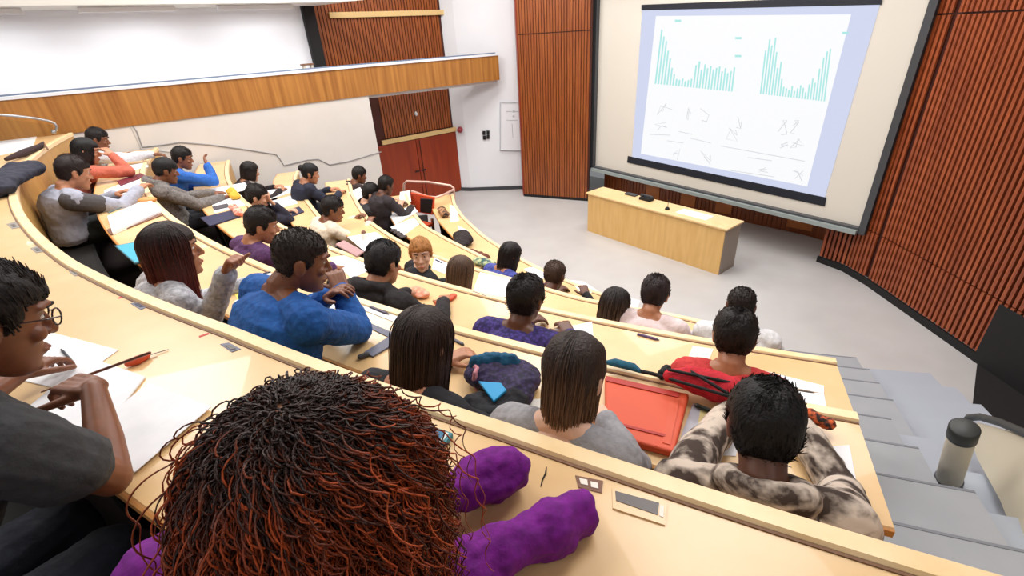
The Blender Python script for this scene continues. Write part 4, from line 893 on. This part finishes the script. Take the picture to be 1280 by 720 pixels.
# sockets and plates set into the nearest desk
rA = DESKS['A']
def plate(quad, m, name, th=.002, z=2.70, inner=None):
    Q = [tuple(at(u, v, z+th)[:2]) for u, v in quad]; o = MB().prism(Q, z-.002, z+th).build(name, m, rA)
    for q in (inner or []):
        Q = [tuple(at(u, v, z+th)[:2]) for u, v in q[0]]; MB().prism(Q, z, z+th+.0015).build(q[1], q[2], o)
    return o
SOCK = col('socket_grey', (150, 144, 136), rough=.4); SOCKD = col('socket_dark', (96, 88, 86), rough=.4)
for (x, y) in ((17, 282), (47, 312), (95, 341)): plate([(x-9, y-2), (x+2, y-5), (x+10, y+2), (x-2, y+4)], SOCK, 'socket_plate', inner=[([(x-4, y-1), (x+1, y-2), (x+4, y+1), (x-1, y+2)], 'socket', SOCKD)])
plate([(163, 379), (172, 377), (185, 383), (176, 387)], SLATEM, 'socket_plate', inner=[([(168, 380), (173, 379), (180, 383), (175, 384)], 'socket', NAVYM)])
plate([(275, 430), (286, 428), (301, 436), (290, 440)], SLATEM, 'socket_plate', inner=[([(281, 432), (287, 431), (295, 436), (289, 437)], 'socket', SOCKD)])
plate([(719, 594), (723, 609), (752, 616), (754, 601)], BROWN, 'socket_plate', inner=[([(724, 598), (726, 605), (735, 607), (734, 600)], 'socket', P2_), ([(738, 602), (739, 609), (748, 611), (747, 604)], 'socket', P2_)])
plate([(765, 610), (766, 635), (831, 656), (834, 627)], MAPLE, 'display_plate', th=.004, inner=[([(769, 614), (770, 626), (822, 644), (824, 629)], 'display_panel', SOCKD), ([(825, 631), (824, 645), (829, 647), (830, 633)], 'display_button', P2_)])
for n_, (u, v) in enumerate(((152, 371), (255, 419))):
    c = at(u, v, 2.7); M = oriented((c[0], c[1], 2.7003), inward(c, 20 if n_ else -30)); tag(MB().box((-.016, -.006, 0), (.016, .006, .001), M).build('red_sticker', REDM), ('small red sticker on the nearest desk close to the fluffy jacket', 'small red sticker on the nearest desk left of the curly hair')[n_], 'sticker')
# writer's papers
sheet('A', [(60, 414), (148, 437), (78, 487), (-30, 462)], PAPER, 'paper_sheet', 'upper white paper sheet under the writing hand of the man with glasses', 'paper')
sheet('A', [(112, 446), (181, 470), (110, 560), (20, 520)], PAPER, 'paper_pad', 'white paper pad in the middle beside the elbow of the man with glasses', 'paper', .008)
sheet('A', [(186, 478), (264, 508), (168, 590), (98, 548)], PAPER, 'paper_sheet', 'right-hand white paper sheet nearest the auburn curls', 'paper', lift=.009)
pen('A', (90, 452), (76, 436), (40, 40, 48), 'black pen lying on the upper white paper of the man with glasses', lift=.008)
pen('A', (18, 464), (42, 459), (60, 140, 170), 'teal pen on the paper below the chin of the man with glasses', .006, lift=.010)
c = at(168, 451, 2.71); t = root('key_tag', c, 'orange plastic tag with a thin wire on the nearest desk', 'tag')
MB().tube([at(160, 455, 2.712), at(172, 450, 2.715), at(183, 445, 2.712)], [.010, .015, .011], 12).build('tag_body', ORM, t, smooth=True); MB().tube([at(183, 445, 2.712), at(196, 441, 2.706), at(210, 437, 2.704)], .0018, 6).tube([at(180, 449, 2.704), at(197, 446, 2.703)], .0012, 6).build('wire', SOCK, t)
# book beside the auburn hair
t = sheet('A', [(478, 512), (566, 541), (518, 606), (424, 572)], TEALB, 'open_binder', 'teal binder with pale pages right of the auburn curls', 'binder', .016, page=col('pale_page', (216, 226, 220), rough=.6))
Q = [tuple(at(u, v, 2.72)[:2]) for u, v in [(482, 516), (556, 541), (550, 549), (476, 523)]]; MB().prism(Q, 2.7195, 2.7215).build('blue_strip', col('blue_strip', (44, 110, 150)), t)
Q = [tuple(at(u, v, 2.72)[:2]) for u, v in [(484, 517), (514, 527), (508, 534), (480, 525)]]; MB().prism(Q, 2.7216, 2.7226).build('photo_print', mat('photo_print', (40, 90, 180), .5, rgb2=(230, 235, 240), scale=60), t)
# crack mark
tag(MB().tube([at(683, 584, 2.701), at(682, 592, 2.701), at(678, 600, 2.701), at(676, 608, 2.701)], [.0012, .0022, .002, .001], 5).build('crack_mark', BLACK), 'thin dark thread lying on the nearest desk near the twin socket', 'thread')
# far left of the nearest desk
blob('A', [(-12, 236), (8, 222), (30, 212)], .16, .14, cloth('navy_jacket', (40, 42, 58)), 'jacket', 'dark navy jacket heaped on the far left of the nearest desk', 'jacket')
t = root('folded_umbrella', at(30, 192, 2.74), 'thin folded dark umbrella lying far left near the wall', 'umbrella')
MB().tube([at(8, 199, 2.74), at(30, 191, 2.75), at(50, 183, 2.74), at(54, 178, 2.74)], [.02, .04, .03, .012], 10).build('canopy', cloth('umbrella_black', (52, 32, 34)), t, smooth=True); MB().tube([at(54, 178, 2.74), at(60, 187, 2.72)], .01, 6).build('handle', BROWN, t)
sheet('A', [(0, 172), (48, 165), (40, 185), (-10, 196)], PAPER, 'paper_sheet', 'white paper sheet far left beside the folded umbrella', 'paper')
sheet('A', [(18, 214), (40, 205), (52, 211), (30, 222)], P2_, 'paper_sheet', 'cream paper sheet right of the navy jacket', 'paper')
# second desk
sheet('B', [(143, 307), (187, 299), (204, 322), (168, 329)], col('dark_teal', (40, 96, 116)), 'folder', 'turquoise folder left of the woman in the fluffy jacket', 'folder', .012, page=TURQ)
sheet('B', [(134, 270), (186, 248), (203, 262), (140, 290)], PAPER, 'paper_stack', 'white stack of papers in front of the pale grey sweater man', 'paper', .03)
sheet('B', [(133, 287), (200, 262), (206, 267), (138, 293)], BROWN, 'magazine', 'brown edged magazine under the white stack by the grey sweater man', 'magazine', .01)
sheet('B', [(130, 238), (170, 222), (186, 230), (134, 254)], PAPER, 'paper_sheet', 'white sheet between the coral sleeves and the curved rail', 'paper')
sheet('B', [(146, 226), (176, 216), (182, 219), (150, 231)], col('wine', (110, 36, 48)), 'notebook', 'wine red notebook beside the white shirt man', 'notebook', .02)
sheet('B', [(150, 209), (180, 203), (186, 208), (156, 215)], PAPER, 'paper_sheet', 'white sheet under the outstretched arm of the white shirt man', 'paper')
pen('B', (132, 250), (152, 246), (50, 44, 52), 'dark pencil case lying in front of the pale grey sweater man', .016, 'pencil_case', .016, 'pencil case')
pen('B', (136, 266), (152, 259), (90, 110, 110), 'grey-green pen on the white stack by the grey sweater man', .007, lift=.037)
c = at(184, 250, 2.36); tag(MB().ell((c[0], c[1], 2.36), (.09, .06, .03)).build('paper_bag', col('kraft', (214, 150, 84)), smooth=True), 'crumpled orange-brown paper bag against the second desk rail', 'bag')
sheet('B', [(290, 350), (350, 337), (352, 345), (292, 360)], PAPER, 'paper_sheet', 'white sheet near the raised fist of the fluffy jacket woman', 'paper')
pen('B', (330, 342), (344, 339), (50, 44, 72), 'dark blue marker on the white sheet beyond the raised fist', .007)
sheet('B', [(292, 366), (345, 350), (346, 356), (298, 376)], YEL, 'paper_sheet', 'pale yellow sheet right of the fluffy jacket', 'paper')
sheet('B', [(293, 376), (330, 362), (326, 386), (300, 388)], PAPER, 'paper_sheet', 'white sheet right below the yellow one, beside the blue sweatshirt', 'paper', .004)
tag(blob('B', [(299, 384), (304, 388)], .025, .03, col('rust', (120, 60, 46)), 'eraser_pouch', 'tiny rust pouch beside the fluffy sleeve', 'pouch'), None)
sheet('B', [(400, 362), (432, 352), (448, 372), (412, 388)], PAPER, 'worksheet', 'white worksheet under the hands of the blue sweatshirt man', 'paper')
sheet('B', [(450, 374), (500, 392), (492, 402), (446, 384)], PAPER, 'paper_sheet', 'white sheet right of the blue sweatshirt man near the rail', 'paper')
pen('B', (464, 384), (486, 393), (74, 62, 84), 'dark purple ruler-like pen on the sheet right of the blue man', .009)
t = root('clipboard', at(478, 428, 2.335), 'slate blue clipboard with a dark clip left of the long black hair', 'clipboard')
Q = [tuple(at(u, v, 2.336)[:2]) for u, v in [(455, 441), (495, 416), (503, 424), (466, 446)]]; MB().prism(Q, 2.3305, 2.34).build('board', SLATEM, t)
MB().tube([at(450, 446, 2.345), at(459, 443, 2.345)], .012, 8).build('clip', DARKG, t)
sheet('B', [(462, 403), (498, 418), (494, 425), (462, 410)], SLATEM, 'ruler', 'slate ruler right of the blue sweatshirt elbow', 'ruler', .004)
pen('B', (566, 424), (580, 431), (90, 88, 100), 'grey marker pen right of the long black hair', .008)
PUR2 = mat('purple_bag_print', (54, 42, 84), .8, rgb2=(34, 28, 52), scale=60, kind='voronoi', bump=.3)
blob('B', [(606, 466), (630, 468), (650, 472), (640, 492)], .085, .10, PUR2, 'cloth_bag', 'purple patterned cloth bag on the second desk left of the bob haircut', 'bag')
blob('B', [(596, 460), (616, 456), (640, 458)], .035, .13, cloth('teal_scarf', (24, 88, 122)), 'scarf', 'dark teal scarf on top of the purple patterned bag', 'scarf', .3)
blob('B', [(598, 512), (618, 520), (632, 500)], .08, .10, cloth('black_coat', (26, 26, 32)), 'coat', 'black coat heap between the purple bag and the second desk edge', 'coat')
sheet('B', [(598, 476), (626, 478), (633, 487), (617, 501)], col('cyan', (24, 150, 206)), 'folder', 'bright cyan folder sticking out of the black coat', 'folder', .012, lift=.10)
blob('B', [(591, 464), (598, 470), (594, 477)], .012, .11, cloth('pink_lace', (222, 150, 160)), 'hair_band', 'pink lace band at the left of the teal scarf', 'band', .3)
sheet('B', [(640, 500), (678, 498), (676, 520), (655, 515)], P2_, 'paper_sheet', 'cream sheet between the purple bag and the grey sweatshirt', 'paper')
# orange folder
t = root('briefcase', at(808, 515, 2.335), 'large orange-red soft case lying flat right of the grey sweatshirt woman', 'case')
Q = [tuple(at(u, v, 2.36)[:2]) for u, v in [(756, 470), (862, 492), (843, 566), (757, 542)]]
o = MB().prism(Q, 2.3305, 2.362).build('case_body', ORM, t); bevel(o, .010, 3)
Q = [tuple(at(u, v, 2.364)[:2]) for u, v in [(757, 470), (850, 491), (848, 497), (757, 476)]]; MB().prism(Q, 2.3625, 2.366).build('zip_strip', col('dark_red_strip', (176, 42, 30)), t)
Q = [tuple(at(u, v, 2.364)[:2]) for u, v in [(779, 530), (832, 543), (831, 546), (779, 533)]]; MB().prism(Q, 2.3625, 2.3655).build('crease', col('dark_red_strip', (176, 42, 30)), t)
Q = [tuple(at(u, v, 2.364)[:2]) for u, v in [(838, 496), (850, 498), (838, 556), (828, 553)]]; MB().prism(Q, 2.3625, 2.3645).build('side_flap', col('flap', (214, 84, 48)), t)
sheet('B', [(866, 504), (880, 508), (862, 566), (842, 570)], col('silver_card', (190, 190, 200)), 'envelope', 'pale silver envelope right of the orange case', 'paper')
sheet('B', [(876, 508), (897, 511), (890, 572), (866, 568)], col('straw', (224, 204, 144)), 'folder', 'straw coloured folder between orange case and camouflage hood', 'folder', .004)
pen('B', (871, 507), (889, 514), (20, 30, 22), 'black-green marker on the straw folder', .009, 'marker', .016, 'marker')
sheet('B', [(899, 497), (935, 505), (920, 570), (890, 568)], PAPER, 'paper_sheet', 'white sheet left of the short black hair above the camouflage hood', 'paper')
sheet('B', [(1010, 560), (1062, 556), (1078, 640), (1050, 655)], PAPER, 'paper_sheet', 'white sheet right of the camouflage jacket at the desk end', 'paper')
# items on the second rail
t = root('red_bag', at(895, 482, 2.36), 'long red sports bag with black straps on the rail behind the coral shirt', 'bag')
mb = MB(); Pp = [at(u, v, 2.40) for u, v in [(838, 470), (860, 472), (900, 484), (940, 497), (965, 506)]]; mb.tube(Pp, [.03, .055, .065, .058, .035], 14, flat=.8); o = mb.build('bag_body', cloth('bag_red', (206, 30, 46), (170, 20, 36)), t); remesh(o, .006, 2, .02, .06); o.location = (0, 0, 0)
for k_, (q0, q1, dz_) in enumerate((((836, 462), (940, 484), .055), ((838, 474), (955, 508), .045), ((860, 462), (915, 495), .06))):
    MB().tube([at(*q0, 2.40+dz_*.6), (at(*q0, 2.40+dz_)+at(*q1, 2.40+dz_))/2, at(*q1, 2.40+dz_*.6)], .006, 8).build('strap', BLACK, t, smooth=True)
t = root('folding_umbrella', at(775, 456, 2.35), 'teal folding umbrella with dark handle on the rail above the orange case', 'umbrella')
MB().tube([at(759, 453, 2.37), at(768, 453, 2.375), at(792, 459, 2.375), at(800, 464, 2.37)], [.012, .022, .02, .01], 12, flat=.7).build('canopy', cloth('teal_canopy', (22, 92, 116)), t, smooth=True)
MB().tube([at(800, 464, 2.37), at(815, 467, 2.37), at(836, 473, 2.37)], .008, 8).build('handle', BLACK, t)
tag(blob(2.34, [(828, 468), (833, 462)], .02, .05, BLACK, 'key_bunch', 'small dark key bunch between teal umbrella and red bag', 'keys'), None)
# third desk (between rows)
sheet('C', [(262, 236), (306, 228), (312, 236), (264, 248)], PAPER, 'paper_sheet', 'white sheet in front of the vivid blue top', 'paper')
sheet('C', [(264, 252), (302, 244), (308, 256), (268, 266)], PAPER, 'paper_sheet', 'white sheet in front of the grey hooded jacket', 'paper')
sheet('C', [(250, 272), (292, 262), (300, 270), (262, 282)], NAVYM, 'notebook', 'dark blue notebook right of the grey hooded jacket', 'notebook', .016)
sheet('C', [(265, 258), (284, 254), (287, 258), (268, 262)], col('grey_case', (70, 66, 74)), 'phone', 'dark phone on the sheet by the grey hooded jacket', 'phone', .01, .004)
blob('C', [(288, 238), (294, 246)], .06, .07, cloth('mustard', (230, 180, 60)), 'pouch', 'mustard yellow pouch against the third desk rail', 'pouch')
blob('C', [(291, 258), (299, 267)], .05, .07, cloth('coral_print', (228, 96, 76), (240, 210, 190), scale=30), 'pouch', 'coral printed pouch at the left of the third desk', 'pouch')
sheet('C', [(410, 322), (440, 318), (470, 334), (440, 348)], PAPER, 'paper_sheet', 'white sheet under the stretched hand behind the blue sweatshirt man', 'paper')
sheet('C', [(350, 308), (400, 300), (402, 330), (372, 336)], PAPER, 'paper_sheet', 'white sheet in front of the plum jacket', 'paper')
blob('C', [(414, 353), (428, 358), (452, 368)], .035, .05, cloth('black_knit', (24, 22, 26)), 'glove_pair', 'black knitted glove on the rail left of the crimson band', 'glove')
blob('C', [(548, 378), (560, 374), (566, 370)], .03, .03, ORM, 'mitten', 'orange mitten lying on the third desk', 'mitten')
blob('C', [(519, 362), (528, 368)], .05, .05, cloth('salmon', (240, 130, 100), (250, 190, 160), scale=30), 'pouch', 'salmon pink pouch right of the black hooded man', 'pouch')
sheet('C', [(600, 340), (650, 352), (640, 372), (590, 366)], PAPER, 'paper_sheet', 'white sheet right of the light brown hair', 'paper')
pen('C', (591, 365), (611, 372), (104, 96, 120), 'slate purple pen below the light brown hair', .009)
sheet('C', [(690, 412), (740, 402), (742, 424), (700, 432)], PAPER, 'paper_sheet', 'white sheet right of the purple patterned shirt', 'paper')
pen('C', (798, 418), (824, 425), (96, 76, 120), 'purple pen on the third desk below the pale pink shirt', .009)
sheet('C', [(866, 432), (892, 436), (884, 456), (858, 452)], P2_, 'paper_sheet', 'cream sheet left of the coral shirt man', 'paper')
sheet('C', [(935, 458), (1030, 482), (1030, 492), (930, 472)], PAPER, 'paper_sheet', 'upper long white sheet right of the coral shirt', 'paper')
sheet('C', [(985, 487), (1030, 492), (1036, 524), (1005, 520)], PAPER, 'paper_sheet', 'lower white sheet at the right end of the third desk', 'paper')
pen('C', (985, 486), (1018, 491), (80, 70, 60), 'thin dark pen between the two white sheets at the third desk end', .004)
blob(2.35, [(1012, 518), (1022, 524), (1036, 530)], .022, .045, mat('monarch_print', (228, 104, 52), .8, rgb2=(36, 24, 22), scale=50, kind='camo'), 'hair_clip', 'orange and black patterned pouch on the rail right of the camouflage man', 'pouch')
blob('D', [(952, 430), (962, 436)], .035, .09, mat('flower_print', (236, 190, 80), .8, rgb2=(60, 40, 60), scale=35, kind='camo'), 'floral_pouch', 'yellow and purple floral pouch right of the coral shirt man head', 'pouch')
# fourth desk and below
sheet('D', [(378, 236), (392, 232), (396, 240), (384, 246)], PAPER, 'paper_sheet', 'white sheet on the short desk by the left wall', 'paper')
sheet('D', [(330, 238), (362, 232), (366, 240), (334, 250)], PAPER, 'paper_sheet', 'white sheet before the person in navy with cheek on hand', 'paper')
sheet('D', [(336, 252), (366, 244), (372, 254), (342, 262)], PAPER, 'paper_sheet', 'second white sheet nearer the plum jacket on the short desk', 'paper')
sheet('D', [(346, 266), (374, 258), (380, 264), (354, 274)], NAVYM, 'notebook', 'navy notebook on the short desk by the purple jacket', 'notebook', .016)
sheet('E', [(434, 296), (470, 290), (500, 312), (470, 326)], PAPER, 'paper_sheet', 'white sheet beside the dusty pink notebook', 'paper')
sheet('C', [(419, 305), (430, 300), (455, 314), (446, 320)], PINKM, 'notebook', 'dusty pink notebook on the rail in front of the cream top', 'notebook', .015, lift=.014)
c = at(456, 298, 1.56); t = root('snack_cup', c, 'small brown snack cup behind the dusty pink notebook', 'cup'); MB().tube([c, c+[0, 0, .05]], .035, 14).build('cup', P2_, t); MB().tube([c+[0, 0, .06], c+[0, 0, .075]], .028, 12).build('filling', BROWN, t)
sheet('E', [(436, 240), (450, 234), (456, 244), (444, 252)], PAPER, 'paper_sheet', 'white sheet in front of the bun and navy jacket', 'paper')
sheet('E', [(543, 322), (562, 330), (556, 342), (540, 336)], PAPER, 'paper_sheet', 'white sheet between the blonde and light brown hair', 'paper')
pen('E', (545, 325), (553, 329), (40, 44, 80), 'navy pen right of the blonde woman', .009)
sheet('F', [(486, 268), (516, 256), (522, 264), (494, 280)], PAPER, 'open_book', 'open white book in front of the black and grey jacket man', 'book', .02)
sheet('F', [(488, 284), (518, 272), (524, 280), (502, 296)], PAPER, 'paper_sheet', 'white sheet below the open book of the grey jacket man', 'paper')
blob('F', [(492, 288), (504, 296)], .05, .04, cloth('grey_pouch', (74, 66, 66)), 'pencil_pouch', 'dark grey pencil pouch below the open book', 'pouch')
sheet('F', [(500, 240), (512, 238), (514, 252), (498, 258)], P2_, 'paper_sheet', 'cream sheet beside the loop handrail', 'paper')
blob('F', [(488, 254), (493, 262)], .04, .05, REDM, 'pouch', 'small red pouch before the grey jacket man', 'pouch')
blob('F', [(598, 326), (612, 330)], .07, .08, mat('tartan_bag', (60, 90, 90), .8, rgb2=(190, 200, 150), scale=18, kind='camo'), 'tartan_bag', 'green and navy checked bag left of the royal blue jacket', 'bag')
sheet('G', [(572, 282), (585, 288), (592, 300), (578, 302)], PAPER, 'paper_sheet', 'white sheet on the lowest desk above the black rucksack', 'paper')
sheet('G', [(562, 256), (570, 258), (574, 276), (562, 278)], P2_, 'paper_sheet', 'cream sheet at the far end of the lowest desk', 'paper')
blob('G', [(552, 262), (556, 268)], .07, .10, mat('brown_black_bag', (180, 130, 90), .8, rgb2=(30, 24, 22), scale=12, kind='camo'), 'handbag', 'brown and black handbag beside the orange chair', 'bag')
blob('G', [(572, 308), (580, 300), (577, 294)], .12, .14, cloth('black_rucksack', (36, 26, 26)), 'rucksack', 'black rucksack in the middle of the lowest desk', 'rucksack', .25)
blob('G', [(588, 316), (604, 322)], .08, .10, cloth('brown_boot', (112, 62, 44)), 'leather_bag', 'soft brown leather bag on the lowest desk right of the rucksack', 'bag', .25)
sheet('G', [(655, 336), (672, 332), (690, 344), (670, 352)], PAPER, 'paper_sheet', 'white sheet in front of the royal blue jacket', 'paper')
sheet('G', [(712, 350), (730, 352), (748, 364), (728, 368)], PAPER, 'paper_sheet', 'white sheet by the outstretched hand of the man in black', 'paper')
sheet('E', [(788, 372), (800, 376), (796, 386), (784, 384)], PAPER, 'paper_sheet', 'white sheet between the braids and the pale pink shirt', 'paper')
blob('E', [(838, 402), (848, 406)], .035, .04, cloth('grey_small', (128, 124, 124)), 'pencil_pouch', 'grey pencil pouch right of the pale pink shirt', 'pouch')


# ------------------------------------------------------------------ lights
LAMP = mat('lamp_diffuser', (255, 252, 246), .5, emit=3.0)
def area(x, y, z, sx, sy, e, rot=0., col=(1, .99, .98)):
    t = root('ceiling_light', (x, y, z), 'flat square ceiling lamp above the seating', 'ceiling light', 'ceiling lamps')
    M = np.eye(4); M[:3, 3] = (x, y, z); M[:2, 0] = (math.cos(rot), math.sin(rot)); M[:2, 1] = (-math.sin(rot), math.cos(rot))
    MB().box((-sx/2-.05, -sy/2-.05, .02), (sx/2+.05, sy/2+.05, .12), M).build('housing', WHITEW, t)
    l = bpy.data.lights.new('lamp', 'AREA'); l.shape = 'RECTANGLE'; l.size = sx; l.size_y = sy; l.energy = e; l.color = col
    o = bpy.data.objects.new('lamp', l); COL.objects.link(o); o.parent = t; o.location = (0, 0, 0); o.rotation_euler = (0, 0, rot)
for x, y, e in ((-4.5, 5.0, 190), (-1.7, 3.8, 130), (1.6, 2.6, 120), (3.6, 4.4, 120), (.8, 6.4, 190), (3.0, 8.2, 130), (-2.8, 8.0, 200), (0, 9.9, 160), (-1.2, -.8, 30), (2.2, -1.2, 35), (-4.8, 1.8, 80)):
    area(x, y, 5.86, 1.5, 1.5, e, .3)
for d_ in (1.0, 2.8, 4.6):  # fill lamps added out of view to brighten the upper white wall
    p_ = DP-nrm(DQ-DP)*d_+dn*.55
    t = root('added_fill_lamp', (*p_, 4.2), 'slim lamp under the soffit washing the upper white wall', 'wall lamp', 'soffit lamps'); M = oriented((*p_, 4.2), DQ-DP)
    MB().box((-.6, -.05, .02), (.6, .05, .085), M).build('housing', WHITEW, t)
    l = bpy.data.lights.new('lamp', 'AREA'); l.shape = 'RECTANGLE'; l.size = 1.2; l.size_y = .08; l.energy = 11
    o = bpy.data.objects.new('lamp', l); COL.objects.link(o); o.parent = t; o.location = (0, 0, 0); o.rotation_euler = (0, 0, math.atan2(*(DQ-DP)[::-1]))
w = bpy.data.worlds.new('world'); scn.world = w; w.use_nodes = True
w.node_tree.nodes['Background'].inputs['Color'].default_value = (.95, .97, 1, 1); w.node_tree.nodes['Background'].inputs['Strength'].default_value = .35
scn.view_settings.view_transform = 'Standard'; scn.view_settings.look = 'None'; scn.view_settings.exposure = -.66; scn.view_settings.gamma = 1; scn.view_settings.use_curve_mapping = False
